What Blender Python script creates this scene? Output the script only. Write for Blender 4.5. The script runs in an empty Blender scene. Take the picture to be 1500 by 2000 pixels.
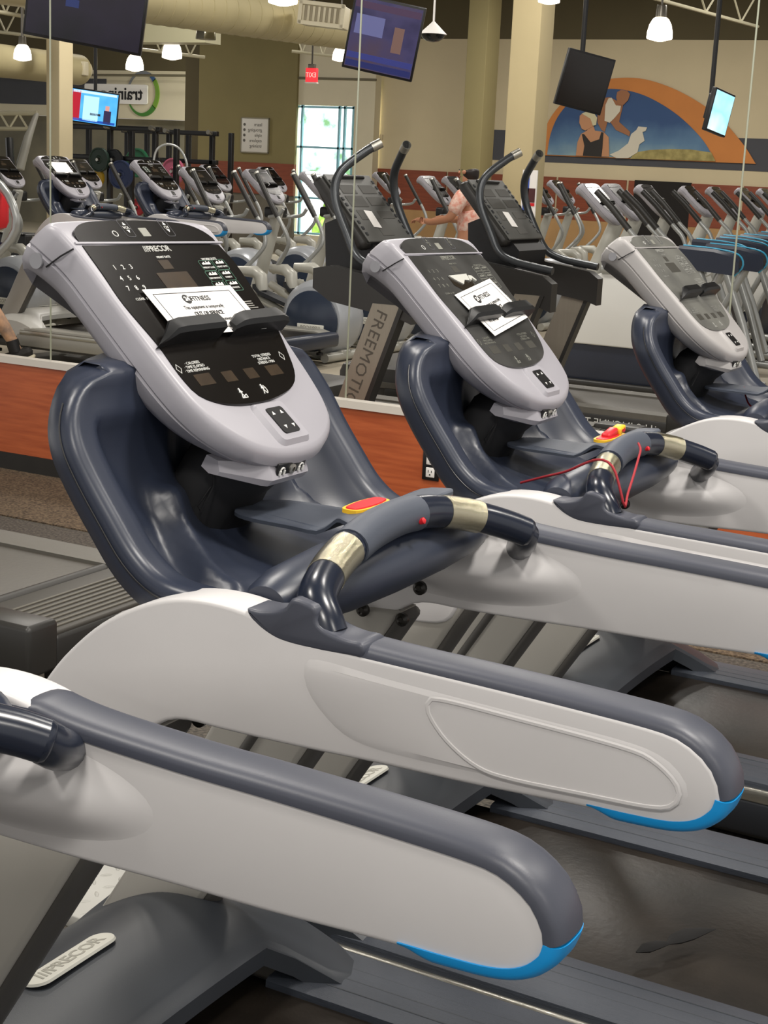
import bpy, bmesh, math, random
from mathutils import Vector, Matrix
random.seed(7)
sc = bpy.context.scene
COL = sc.collection
# ------------------------------------------------------------------ camera
H = 1.63                                                # eye height
F_PX = 3002.0
RM = ((0.875, 0.483, 0.046), (0.146, -0.17, -0.974), (-0.463, 0.859, -0.22))   # rows: right, down, look
right = Vector(RM[0]).normalized()
look = Vector(RM[2]); look = (look - right * look.dot(right)).normalized()
down = look.cross(right)
cam = bpy.data.cameras.new('camera'); camo = bpy.data.objects.new('camera', cam); COL.objects.link(camo)
camo.matrix_world = Matrix(((right.x, -down.x, -look.x, 0), (right.y, -down.y, -look.y, 0), (right.z, -down.z, -look.z, H), (0, 0, 0, 1)))
cam.sensor_fit = 'VERTICAL'; cam.sensor_height = 36.0; cam.lens = F_PX / 2000 * 36
cam.clip_start = 0.02; cam.clip_end = 200
sc.camera = camo
sc.view_settings.view_transform = 'Standard'; sc.view_settings.look = 'None'
sc.view_settings.exposure = 0.62; sc.view_settings.gamma = 1.0; sc.view_settings.use_curve_mapping = False
# ------------------------------------------------------------------ world and the room's lamps
w = bpy.data.worlds.new('world'); sc.world = w; w.use_nodes = True
w.node_tree.nodes['Background'].inputs[0].default_value = (1.0, 0.97, 0.93, 1)
w.node_tree.nodes['Background'].inputs[1].default_value = 0.52
def lamp(name, loc, power, size, color=(1, .95, .88), spread=180):
    l = bpy.data.lights.new(name, 'AREA'); l.shape = 'DISK'; l.size = size; l.energy = power; l.color = color; l.spread = math.radians(spread)
    o = bpy.data.objects.new(name, l); COL.objects.link(o); o.location = loc
    return o
for i, (x, y, p) in enumerate([(-3.2, 0.6, 70), (0.6, 2.2, 95), (-3.4, 4.0, 60), (1.6, 5.0, 60), (0.4, -1.6, 90), (3.6, 0.2, 60), (-.8, 4.4, 40),
                               (-7.0, 9.0, 75), (-4.0, 9.4, 60), (-9.5, 13.0, 75), (-5.5, 13.5, 75), (-8.5, 18.5, 75), (-14, 18.5, 80), (-4.5, 19, 70), (-20, 21, 90), (-8.0, 20.5, 50), (-17, 25, 60)]):
    lamp('ceiling_lamp_light', (x, y, 4.6), p * .88, 0.7)

# ------------------------------------------------------------------ projecting helpers: a pixel of the photograph onto a plane of the room
EYE = Vector((0, 0, H))
def ray(px, py): return right * ((px - 750) / F_PX) + down * ((py - 1000) / F_PX) + look
def Uy(px, py, Y): r = ray(px, py); return EYE + r * (Y / r.y)
def Uz(px, py, Z): r = ray(px, py); return EYE + r * ((Z - H) / r.z)
def Ux(px, py, X): r = ray(px, py); return EYE + r * (X / r.x)
def Ud(px, py, D): return EYE + ray(px, py) * D
M2 = Vector((-1.0, 1.786, 0))                           # foot point of the middle treadmill
FO = Vector((-.362, 0, 1.506)); FD = Vector((.72, 0, -.694)).normalized(); FN = Vector((.694, 0, .72)).normalized(); FU = Vector((0, 1, 0))
def fuv(px, py, off=0.0):                               # pixel -> console face coordinates
    o = FO + M2 + FN * off; r = ray(px, py); P = EYE + r * ((o - EYE).dot(FN) / r.dot(FN)); q = P - o
    return (q.y, q.dot(FD))
def fp(u, v, off=0.0): return FO + FU * u + FD * v + FN * off
def fmat(u, v, off=0.0, rot=0.0):                       # frame on the console face, x reads along the console, z out of it
    m = Matrix(((0, -FD.x, FN.x, 0), (1, 0, 0, 0), (0, -FD.z, FN.z, 0), (0, 0, 0, 1)))
    return Matrix.Translation(fp(u, v, off)) @ m @ Matrix.Rotation(rot, 4, 'Z')
# ------------------------------------------------------------------ materials
def lin(h):
    h = h.lstrip('#'); c = [int(h[i:i + 2], 16) / 255 for i in (0, 2, 4)]
    return tuple(x / 12.92 if x <= .04045 else ((x + .055) / 1.055) ** 2.4 for x in c) + (1,)
MATS = {}
def mat(name, col, rough=.5, metal=0., var=0., vs=8., bump=0., bscale=60., emit=None, spec=.5, coat=0., stretch=None, col2=None, vscale=None):
    if name in MATS: return MATS[name]
    vscale = vscale or vs
    m = bpy.data.materials.new(name); m.use_nodes = True; nt = m.node_tree; b = nt.nodes['Principled BSDF']
    c = lin(col)
    b.inputs['Base Color'].default_value = c; b.inputs['Roughness'].default_value = rough; b.inputs['Metallic'].default_value = metal
    b.inputs['Specular IOR Level'].default_value = spec; b.inputs['Coat Weight'].default_value = coat; b.inputs['Coat Roughness'].default_value = .08
    tc = nt.nodes.new('ShaderNodeTexCoord'); src = tc.outputs['Object']
    if stretch:
        mp = nt.nodes.new('ShaderNodeMapping'); mp.inputs['Scale'].default_value = stretch; nt.links.new(src, mp.inputs[0]); src = mp.outputs[0]
    if var or col2:
        n = nt.nodes.new('ShaderNodeTexNoise'); n.inputs['Scale'].default_value = vscale; n.inputs['Detail'].default_value = 5; nt.links.new(src, n.inputs['Vector'])
        rp = nt.nodes.new('ShaderNodeValToRGB'); rp.color_ramp.elements[0].position = .35; rp.color_ramp.elements[1].position = .65
        if col2: a, d = c, lin(col2)
        else: a, d = tuple(x * (1 - var) for x in c[:3]) + (1,), tuple(min(1, x * (1 + var)) for x in c[:3]) + (1,)
        rp.color_ramp.elements[0].color = a; rp.color_ramp.elements[1].color = d
        nt.links.new(n.outputs[0], rp.inputs[0]); nt.links.new(rp.outputs[0], b.inputs['Base Color'])
    if bump:
        n = nt.nodes.new('ShaderNodeTexNoise'); n.inputs['Scale'].default_value = bscale; n.inputs['Detail'].default_value = 3; nt.links.new(src, n.inputs['Vector'])
        bp = nt.nodes.new('ShaderNodeBump'); bp.inputs['Strength'].default_value = bump; bp.inputs['Distance'].default_value = .002
        nt.links.new(n.outputs[0], bp.inputs['Height']); nt.links.new(bp.outputs[0], b.inputs['Normal'])
    if emit: b.inputs['Emission Color'].default_value = lin(emit[0]); b.inputs['Emission Strength'].default_value = emit[1]
    MATS[name] = m; return m
def clear(name):
    m = bpy.data.materials.new(name); m.use_nodes = True; nt = m.node_tree
    nt.nodes.remove(nt.nodes['Principled BSDF']); t = nt.nodes.new('ShaderNodeBsdfTransparent'); nt.links.new(t.outputs[0], nt.nodes['Material Output'].inputs['Surface'])
    return m
silver = mat('silver_plastic', '#a19fa6', .38, 0, .03, 5)
white_arm = mat('light_grey_plastic', '#cdcbcb', .4, 0, .03, 4)
navy = mat('navy_plastic', '#2b3140', .36, 0, .06, 3, .02, 500)
navy2 = mat('navy_plastic_textured', '#454b57', .5, 0, 0, 3, .15, 900)
cap_m = mat('slate_rubber', '#40434e', .42, 0, .05, 4, .04, 500)
blue_m = mat('blue_plastic', '#1592d8', .35)
black_gloss = mat('black_panel', '#0c0a09', .22, 0, 0, 8, .03, 900, col2='#14110f', vscale=400, spec=.28)
haze_gloss = mat('hazy_black_panel', '#4a4a48', .3, 0, .0, 8, col2='#63645f', vscale=9)
black_p = mat('black_plastic', '#141416', .4)
rack_m = mat('charcoal_plastic', '#0d0e10', .42, spec=.3)
grip_m = mat('dark_grip', '#1c2230', .25)
gold_m = mat('brushed_sensor_metal', '#cdc7ad', .2, 1.0, 0, 3, .3, 30, stretch=(2, 60, 60))
text_w = mat('white_print', '#dcdcd8', .5)
text_g = mat('grey_print', '#a9a9a4', .5)
text_k = mat('black_print', '#1a1a1a', .6)
paper_m = mat('paper', '#f1eeea', .7)
green_l = mat('green_print', '#3d6b55', .5)
disp_m = mat('dark_display', '#33291f', .25, 0, 0, 8, col2='#3d3124', vscale=60)
red_m = mat('red_plastic', '#d0212a', .35)
yellow_m = mat('yellow_plastic', '#f2bf2c', .4)
post_m = mat('warm_grey_paint', '#a5a29b', .4, 0, .04, 3)
post_d = mat('dark_grey_edge', '#4c4a47', .45)
hood_m = mat('slate_hood_plastic', '#363a40', .45, 0, .05, 4, .08, 700)
rail_m = mat('slate_step_plastic', '#3b4049', .5, 0, .1, 30, .4, 40, stretch=(1, 40, 4))
belt_m = mat('worn_black_belt', '#1a1714', .36, 0, 0, 5, .3, 60, col2='#2b2621', vscale=5, spec=.3)
alu = mat('brushed_aluminium', '#b9b7ae', .3, .9, 0, 5, .2, 40, stretch=(1, 30, 30))
bolt_m = mat('black_bolt', '#2a2825', .35, .4)
lanyard_m = mat('red_cord', '#9c1f2a', .7)
badge_m = mat('cream_badge', '#d8d7cd', .45)
# ------------------------------------------------------------------ mesh helpers
def link(o, parent=None):
    COL.objects.link(o)
    if parent: o.parent = parent
    return o
def mk(name, vs, fs, m, parent=None, smooth=45, slots=None, mi=None):
    me = bpy.data.meshes.new(name); me.from_pydata([tuple(v) for v in vs], [], fs)
    me.materials.append(m)
    if slots:
        for s in slots: me.materials.append(s)
        me.polygons.foreach_set('material_index', mi)
    bm = bmesh.new(); bm.from_mesh(me); bmesh.ops.recalc_face_normals(bm, faces=bm.faces); bm.to_mesh(me); bm.free()
    if smooth:
        me.polygons.foreach_set('use_smooth', [True] * len(me.polygons)); me.set_sharp_from_angle(angle=math.radians(smooth))
    me.update()
    return link(bpy.data.objects.new(name, me), parent)
class MB:
    def __init__(s): s.v = []; s.f = []
    def add(s, vs, fs):
        o = len(s.v); s.v += [Vector(v) for v in vs]; s.f += [tuple(i + o for i in f) for f in fs]; return s
    def loft(s, rings, cap=True, close=False):
        n = len(rings[0]); vs = [p for r in rings for p in r]; fs = []
        R = len(rings)
        for i in range(R - (0 if close else 1)):
            for j in range(n):
                a, b = i * n + j, i * n + (j + 1) % n; c, d = ((i + 1) % R) * n + (j + 1) % n, ((i + 1) % R) * n + j
                fs.append((a, b, c, d))
        if cap and not close: fs.append(tuple(range(n))[::-1]); fs.append(tuple((R - 1) * n + j for j in range(n)))
        return s.add(vs, fs)
    def box(s, c, d, rot=None, r=0.0):
        c = Vector(c); hx, hy, hz = [x / 2 for x in d]
        if r > 0:
            r = min(r, hx * .99, hy * .99, hz * .99)
            rings = []
            for zz, ins in ((-hz, r), (-hz + r * .3, r * .3), (-hz + r, 0), (hz - r, 0), (hz - r * .3, r * .3), (hz, r)):
                ring = []
                for sx, sy, a0 in ((1, 1, 0), (-1, 1, 90), (-1, -1, 180), (1, -1, 270)):
                    for k in range(4):
                        a = math.radians(a0 + 30 * k); ring.append(Vector((sx * (hx - r) + (r - ins * .99) * math.cos(a), sy * (hy - r) + (r - ins * .99) * math.sin(a), zz)))
                rings.append(ring)
            t = MB().loft(rings)
        else:
            t = MB(); vs = [(x, y, z) for x in (-hx, hx) for y in (-hy, hy) for z in (-hz, hz)]
            t.add(vs, [(0, 1, 3, 2), (4, 6, 7, 5), (0, 4, 5, 1), (2, 3, 7, 6), (0, 2, 6, 4), (1, 5, 7, 3)])
        M = Matrix.Translation(c) @ (rot.to_4x4() if rot else Matrix())
        return s.add([M @ v for v in t.v], t.f)
    def tube(s, pts, rad, n=12, cap=True, flat=1.0, rot0=0):
        pts = [Vector(p) for p in pts]; rs = rad if isinstance(rad, (list, tuple)) else [rad] * len(pts)
        T = [((pts[min(i + 1, len(pts) - 1)] - pts[max(i - 1, 0)]).normalized()) for i in range(len(pts))]
        up = Vector((0, 0, 1)) if abs(T[0].z) < .9 else Vector((1, 0, 0))
        rings = []
        for p, t, r in zip(pts, T, rs):
            a = (up - t * up.dot(t)).normalized(); b = t.cross(a); up = a
            rings.append([p + a * (r * flat * math.cos(2 * math.pi * k / n + rot0)) + b * (r * math.sin(2 * math.pi * k / n + rot0)) for k in range(n)])
        return s.loft(rings, cap)
    def prism(s, ol, y0, y1, r=0.0, seg=3):          # closed outline in (x,z), extruded along y with rounded edges
        rings = []
        ws = [(y0, r)] if r else []
        lay = []
        if r:
            for k in range(seg + 1):
                a = math.pi / 2 * k / seg; lay.append((y0 + r * (1 - math.sin(a)) , r * (1 - math.cos(a))))
            lay = lay[::-1] if False else [(y0 + r * (1 - math.cos(math.pi / 2 * k / seg)), r * (1 - math.sin(math.pi / 2 * k / seg))) for k in range(seg + 1)]
            lay2 = [(y1 - (a - y0), b) for a, b in lay[::-1]]
            lay = lay + lay2
        else: lay = [(y0, 0), (y1, 0)]
        for y, ins in lay: rings.append([Vector((x, y, z)) for x, z in inset(ol, ins)])
        return s.loft(rings)
    def rev(s, prof, c=(0, 0, 0), axis='Z', n=24, cap=True):  # prof: (radius, height)
        rings = []
        for r, h in prof:
            ring = []
            for k in range(n):
                a = 2 * math.pi * k / n; p = (r * math.cos(a), r * math.sin(a), h)
                if axis == 'Y': p = (p[0], p[2], p[1])
                if axis == 'X': p = (p[2], p[0], p[1])
                ring.append(Vector(p) + Vector(c))
            rings.append(ring)
        return s.loft(rings, cap)
    def xf(s, M): s.v = [M @ v for v in s.v]; return s
    def build(s, name, m, parent=None, smooth=45): return mk(name, s.v, s.f, m, parent, smooth)
def inset(ol, d):
    if not d: return list(ol)
    n = len(ol); A = sum(ol[i][0] * ol[(i + 1) % n][1] - ol[(i + 1) % n][0] * ol[i][1] for i in range(n)); sg = 1 if A > 0 else -1
    out = []
    for i in range(n):
        p, q, r = Vector(ol[i - 1]), Vector(ol[i]), Vector(ol[(i + 1) % n])
        e1 = (q - p); e2 = (r - q)
        if e1.length < 1e-9: e1 = e2
        if e2.length < 1e-9: e2 = e1
        n1 = Vector((-e1.y, e1.x)).normalized() * sg; n2 = Vector((-e2.y, e2.x)).normalized() * sg
        b = (n1 + n2); b = b.normalized() if b.length > 1e-6 else n1
        k = 1 / max(.5, b.dot(n1)); q = q + b * d * k; out.append((q.x, q.y))
    return out
def cr(pts, n, closed=False):                         # Catmull-Rom resample evenly by length
    P = [Vector(p) for p in pts]; N = len(P); dense = []
    segs = N if closed else N - 1
    for i in range(segs):
        p0 = P[(i - 1) % N] if closed or i else P[0] * 2 - P[1]; p1 = P[i]; p2 = P[(i + 1) % N]
        p3 = P[(i + 2) % N] if closed or i + 2 < N else P[-1] * 2 - P[-2]
        for k in range(16):
            t = k / 16; dense.append(.5 * ((2 * p1) + (p2 - p0) * t + (2 * p0 - 5 * p1 + 4 * p2 - p3) * t * t + (-p0 + 3 * p1 - 3 * p2 + p3) * t ** 3))
    dense.append(P[0].copy() if closed else P[-1].copy())
    L = [0]
    for a, b in zip(dense, dense[1:]): L.append(L[-1] + (b - a).length)
    out = []; j = 0
    M = n if closed else n - 1
    for k in range(n):
        t = L[-1] * k / M
        while j < len(L) - 2 and L[j + 1] < t: j += 1
        d = L[j + 1] - L[j]; out.append(dense[j].lerp(dense[j + 1], (t - L[j]) / d if d > 1e-12 else 0))
    return out
def sstep(a, b, x):
    t = max(0., min(1., (x - a) / (b - a))); return t * t * (3 - 2 * t)
def facemb(ol, off0, off1, ins=0.0):                   # plate on the console face from an outline in (u,v)
    a = [fp(u, v, off0) for u, v in ol]; b = [fp(u, v, off1) for u, v in (inset(ol, ins) if ins else ol)]
    return MB().loft([a, b])
def txt(name, s, M, size, m, parent=None, align='CENTER', ext=.0002, sx=1.0, bold=0.0, space=1.0, line=1.0):
    c = bpy.data.curves.new(name, 'FONT'); c.body = s; c.size = size; c.align_x = align; c.align_y = 'CENTER'; c.extrude = ext; c.resolution_u = 2
    c.space_character = space; c.space_line = line; c.offset = bold
    c.materials.append(m); t = bpy.data.objects.new('lettering_source', c); COL.objects.link(t)
    dg = bpy.context.evaluated_depsgraph_get(); dg.update(); me = bpy.data.meshes.new_from_object(t.evaluated_get(dg))
    bpy.data.objects.remove(t); bpy.data.curves.remove(c)
    o = bpy.data.objects.new(name, me); link(o, parent); o.matrix_local = M @ Matrix.Diagonal((sx, 1, 1, 1)); return o
def rrect(cx, cy, w, h, r, n=4):
    out = []
    for sx, sy, a0 in ((1, 1, 0), (-1, 1, 90), (-1, -1, 180), (1, -1, 270)):
        for k in range(n + 1):
            a = math.radians(a0 + 90 * k / n); out.append((cx + sx * (w / 2 - r) + r * math.cos(a), cy + sy * (h / 2 - r) + r * math.sin(a)))
    return out
def ring_mb(ol, t, off):                               # outlined shape on the console face
    a = ol; b = inset(ol, t); n = len(ol)
    vs = [fp(u, v, off) for u, v in a] + [fp(u, v, off) for u, v in b] + [fp(u, v, off - .0006) for u, v in a] + [fp(u, v, off - .0006) for u, v in b]
    fs = []
    for i in range(n):
        j = (i + 1) % n; fs += [(i, j, n + j, n + i), (2 * n + i, 3 * n + i, 3 * n + j, 2 * n + j), (i, 2 * n + i, 2 * n + j, j), (n + i, n + j, 3 * n + j, 3 * n + i)]
    return MB().add(vs, fs)
def empty(name, loc=(0, 0, 0), rz=0.0, label=None, cat=None, group=None):
    o = bpy.data.objects.new(name, None); link(o); o.location = loc; o.rotation_euler = (0, 0, rz); o.empty_display_size = .1
    tag(o, label, cat, group); return o
def tag(o, label=None, cat=None, group=None, kind=None):
    if label: o['label'] = label
    if cat: o['category'] = cat
    if group: o['group'] = group
    if kind: o['kind'] = kind
    return o
def copy_tree(o, parent=None):
    c = o.copy(); COL.objects.link(c)
    if parent: c.parent = parent; c.matrix_parent_inverse = o.matrix_parent_inverse.copy()
    for ch in [x for x in KIDS.get(o.name, o.children)]: copy_tree(ch, c)
    return c
KIDS = {}
def struct(o, label=None): o['kind'] = 'structure'; return o
# ------------------------------------------------------------------ the room: floor, mirror wall, and the hall that shows beyond the mirror glass
YW = 5.95; YB = 24.0
rubber = mat('speckled_rubber_floor', '#322f2b', .75, 0, 0, 8, .5, 250, col2='#625b52', vscale=85)
carpet = mat('brown_speckled_carpet', '#3f3328', .95, 0, 0, 8, .9, 300, col2='#7a6852', vscale=95)
tan_f = mat('tan_hall_floor', '#a39a88', .55, 0, .06, 3, .2, 60)
beige = mat('beige_wall_paint', '#cdbf9d', .8, 0, .02, 2)
cream = mat('cream_and_lit_wall_paint', '#d8cfb4', .8, 0, .02, 2)
olive = mat('olive_wall_paint', '#857a50', .8, 0, .03, 2)
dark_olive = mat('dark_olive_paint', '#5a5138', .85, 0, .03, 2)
slate = mat('slate_wall_paint', '#4a4b50', .8, 0, .03, 2)
cherry = mat('cherry_wood', '#a8502a', .45, 0, 0, 8, col2='#bf6236', vscale=3.2, stretch=(1.1, 1, 14), bump=.15, bscale=30)
cherry_d = mat('dark_cherry_wood', '#7c3a22', .5, 0, 0, 8, col2='#8a4429', vscale=3, stretch=(1, 1, 12))
black_base = mat('black_base_vinyl', '#262421', .6, 0, .1, 8)
white_trim = mat('white_channel', '#d8d2c8', .4)
def sbox(name, lo, hi, m, parent=None, r=0):
    lo, hi = Vector(lo), Vector(hi)
    o = MB().box((lo + hi) / 2, hi - lo, r=r).build(name, m, parent)
    if parent is None: struct(o)
    return o
sbox('floor', (-7, -4.5, -.05), (6.5, YW + .05, 0), rubber)
sbox('floor_carpet', (-7, 5.15, 0), (6.5, YW - .012, .006), carpet)
sbox('floor_hall', (-34, YW + .06, -.05), (6.5, 31, 0), tan_f)
sbox('wall_mirror_side', (-7, YW, .092), (6.5, YW + .05, .5575), cherry)
sbox('baseboard_mirror_side', (-7, YW - .012, 0), (6.5, YW + .05, .092), black_base)
sbox('trim_1', (-7, YW - .014, .5575), (6.5, YW + .05, .592), white_trim)
glass = clear('mirror_glass')
seams = [-.865 + .2885 * k for k in range(-1, 6)]
seam_m = mat('mirror_joint', '#b9bda8', .3, .3)
for k in range(len(seams) - 1):
    a, b = seams[k] * YW, seams[k + 1] * YW
    o = MB().box(((a + b) / 2, YW + .004, 2.2), (b - a - .005, .006, 3.2)).build('mirror_panel', glass); struct(o)
for k, s in enumerate(seams):
    o = MB().box((s * YW, YW + .004, 2.2), (.0065, .008, 3.2), r=.002).build('trim_%d' % (k + 2), seam_m); struct(o)
sbox('ceiling', (-34, -4.5, 5.6), (6.5, 31, 5.7), dark_olive)
# far walls of the hall
def px_rect(name, pts, Y, m, t=.06, front=0):           # wall panel between two photographed corners, at depth Y
    a, b = Uy(*pts[0], Y), Uy(*pts[1], Y)
    return sbox(name, (min(a.x, b.x), Y - front, min(a.z, b.z)), (max(a.x, b.x), Y + t, max(a.z, b.z)), m)
xc = Uy(735, 330, YB).x
sbox('wall_mural', (xc, YB, 0), (6.5, YB + .2, 3.74), beige)
sbox('wall_mural_upper', (xc, YB + .01, 3.74), (6.5, YB + .2, 5.6), dark_olive)
o = sbox('wall_mural_band', (Uy(930, 255, YB).x, YB - .006, 1.80), (6.5, YB, 2.29), slate)
for k, (xa, xb) in enumerate([(xc, -12.02), (-11.98, -10.0), (-9.96, -8.78), (-8.74, -7.93)] + [(-7.9 + .02, -6.9), (-6.86, -6.2), (-6.16, -3.0), (-2.96, 3)]):
    sbox('wainscot_%d' % (k + 1), (xa, YB - .03, .9), (xb, YB, 1.57), cherry_d)
tan_p = mat('tan_lower_panel', '#b08a5a', .6, 0, .08, 3)
sbox('wall_mural_lower', (xc, YB - .025, 0), (6.5, YB, .9), tan_p)
# window wall, a little further back, its lit look put into the paler cream colour
YWN = YB - .24
xw0, xw1 = Uy(575, 205, YWN).x, Uy(693, 207, YWN).x
zt, zb = Uy(600, 205, YWN).z, .35
sbox('wall_window_right', (xw1, YWN, 0), (xc + .05, YWN + .2, 4.2), cream)
sbox('wall_window_top', (xw0, YWN, zt), (xw1, YWN + .2, 4.2), cream)
sbox('wall_window_upper', (xw0 - .6, YWN + .02, 4.2), (xc + .05, YWN + .2, 5.6), dark_olive)
sbox('wall_window_sill', (xw0, YWN, 0), (xw1, YWN + .2, zb), cream)
wf = mat('pale_window_frame', '#8fc6d6', .4)
fr = MB()
for x in (xw0 + .03, xw0 + .16, xw0 + .92, xw0 + 1.03, xw1 - .03): fr.box((x, YWN + .03, (zt + zb) / 2), (.035, .05, zt - zb))
for z in (zt - .03, Uy(620, 288, YWN).z, 1.0, zb + .03): fr.box(((xw0 + xw1) / 2, YWN + .03, z), (xw1 - xw0, .05, .035))
struct(fr.build('window_1', wf, None, 30))
g = clear('window_pane_clear'); o = MB().box(((xw0 + xw1) / 2, YWN + .06, (zt + zb) / 2), (xw1 - xw0, .008, zt - zb)).build('window_1_pane', g); struct(o)
# daylight and shrubs outside the window
m = bpy.data.materials.new('bright_outdoors'); m.use_nodes = True; nt = m.node_tree; nt.nodes.remove(nt.nodes['Principled BSDF'])
em = nt.nodes.new('ShaderNodeEmission'); n1 = nt.nodes.new('ShaderNodeTexNoise'); n1.inputs['Scale'].default_value = 3.2; n1.inputs['Detail'].default_value = 9
tc = nt.nodes.new('ShaderNodeTexCoord'); nt.links.new(tc.outputs['Object'], n1.inputs['Vector'])
rp = nt.nodes.new('ShaderNodeValToRGB'); els = rp.color_ramp.elements
els[0].position = .34; els[0].color = lin('#6f9a6c'); els[1].position = .62; els[1].color = lin('#ffffff')
e2 = els.new(.44); e2.color = lin('#b9cdd2'); e3 = els.new(.52); e3.color = lin('#e9f2f2')
nt.links.new(n1.outputs[0], rp.inputs[0]); nt.links.new(rp.outputs[0], em.inputs[0]); em.inputs[1].default_value = 1.5
nt.links.new(em.outputs[0], nt.nodes['Material Output'].inputs[0])
sbox('outside_daylight', (xw0 - 2, YB + 3.0, -.5), (xw1 + 2.5, YB + 3.1, 5), m)
leaf = mat('sunlit_leaves', '#79b843', .7, 0, 0, 8, col2='#a8d860', vscale=14)
lamp('hedge_daylight_stand_in', (xw0 + .6, YB + .9, 3.6), 260, 1.2, (1, 1, .95)).rotation_euler = (math.radians(35), 0, 0)  # area lamp added outside to brighten the hedge in place of the sun
hb = MB()
for k in range(46):
    x = xw0 - .6 + 2.6 * random.random(); z = .2 + 1.15 * random.random() ** 1.3; y = YB + 1.6 + .8 * random.random(); r = .1 + .16 * random.random()
    t = MB().rev([(.02, -r), (r * .7, -r * .6), (r, 0), (r * .7, r * .7), (.02, r)], (x, y, z), n=9); t.v = [v + Vector((random.uniform(-.05, .05), 0, random.uniform(-.05, .05))) for v in t.v]; hb.add(t.v, t.f)
o = hb.build('outside_hedge', leaf, None, 0); tag(o, 'sunlit green hedge outside the tall bright window', 'hedge', kind='stuff')
# olive block wall with the sign, and the training wall to its left
xo0, xo1 = Uy(388, 200, YB - .3).x, Uy(579, 200, YB - .3).x
sbox('wall_window_left', (xo0 + .05, YWN, 0), (xw0, YWN + .2, 4.2), cream)
sbox('wall_olive', (xo0, YB - .3, 1.57), (xo1, YWN, 5.6), olive)
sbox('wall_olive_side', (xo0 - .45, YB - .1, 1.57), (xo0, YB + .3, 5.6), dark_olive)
sbox('wainscot_9', (xo0 - .45, YB - .32, 1.02), (xo1, YWN, 1.57), cherry_d)
sbox('wall_olive_lower', (xo0 - .45, YB - .29, 0), (xo1, YWN, 1.02), mat('grey_lower_wall', '#6b6558', .7, 0, .1, 3))
YT = 27.0
xt = Uy(388, 200, YT).x
sbox('wall_training', (-34, YT, Uy(300, 233, YT).z), (xt + .6, YT + .2, Uy(200, 137, YT).z), cream)
sbox('wall_training_upper', (-34, YT + .01, Uy(200, 137, YT).z), (xt + .6, YT + .2, 5.6), dark_olive)
sbox('wall_training_band', (-34, YT - .01, Uy(100, 205, YT).z), (Uy(208, 180, YT).x, YT, Uy(100, 152, YT).z), slate)
sbox('wall_training_lower', (-34, YT + .3, 0), (xt + .6, YT + .4, Uy(300, 233, YT).z), mat('dim_grey_wall', '#5f5c50', .8, 0, 0, 1.2, col2='#8d8670', vscale=.55))
# pillars
def pillar(name, x0, x1, Y, zlo, m, d):
    a, b = Uy(x0, 200, Y), Uy(x1, 200, Y); sbox(name, (a.x, Y, zlo), (b.x, Y + d, 5.6), m, r=.01)
pillar('pillar_1', 906, 944, 21.5, 0, mat('olive_pillar_paint', '#94895f', .8, 0, .02, 2), .45)
pillar('pillar_2', 990, 1046, 15, 0, mat('beige_pillar_paint', '#c0b189', .75, 0, .02, 2), .35)
pillar('pillar_3', 90, 116, 12.9, 0, mat('cream_pillar_paint', '#d2c4a0', .75, 0, .02, 2), .22)
# dark doorway in the mural wall wainscot
a, b = Uy(1241, 353, YB), Uy(1352, 356, YB)
sbox('door_1', (a.x, YB - .035, 0), (b.x, YB - .005, a.z + .01), mat('dark_doorway', '#15110e', .8))
# ------------------------------------------------------------------ the treadmill with the lilac-grey console
def lz(pts, Y): return [((p.x - M2.x), (p.z)) for p in (Uy(x, y, M2.y + Y) for x, y in pts)]
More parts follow.
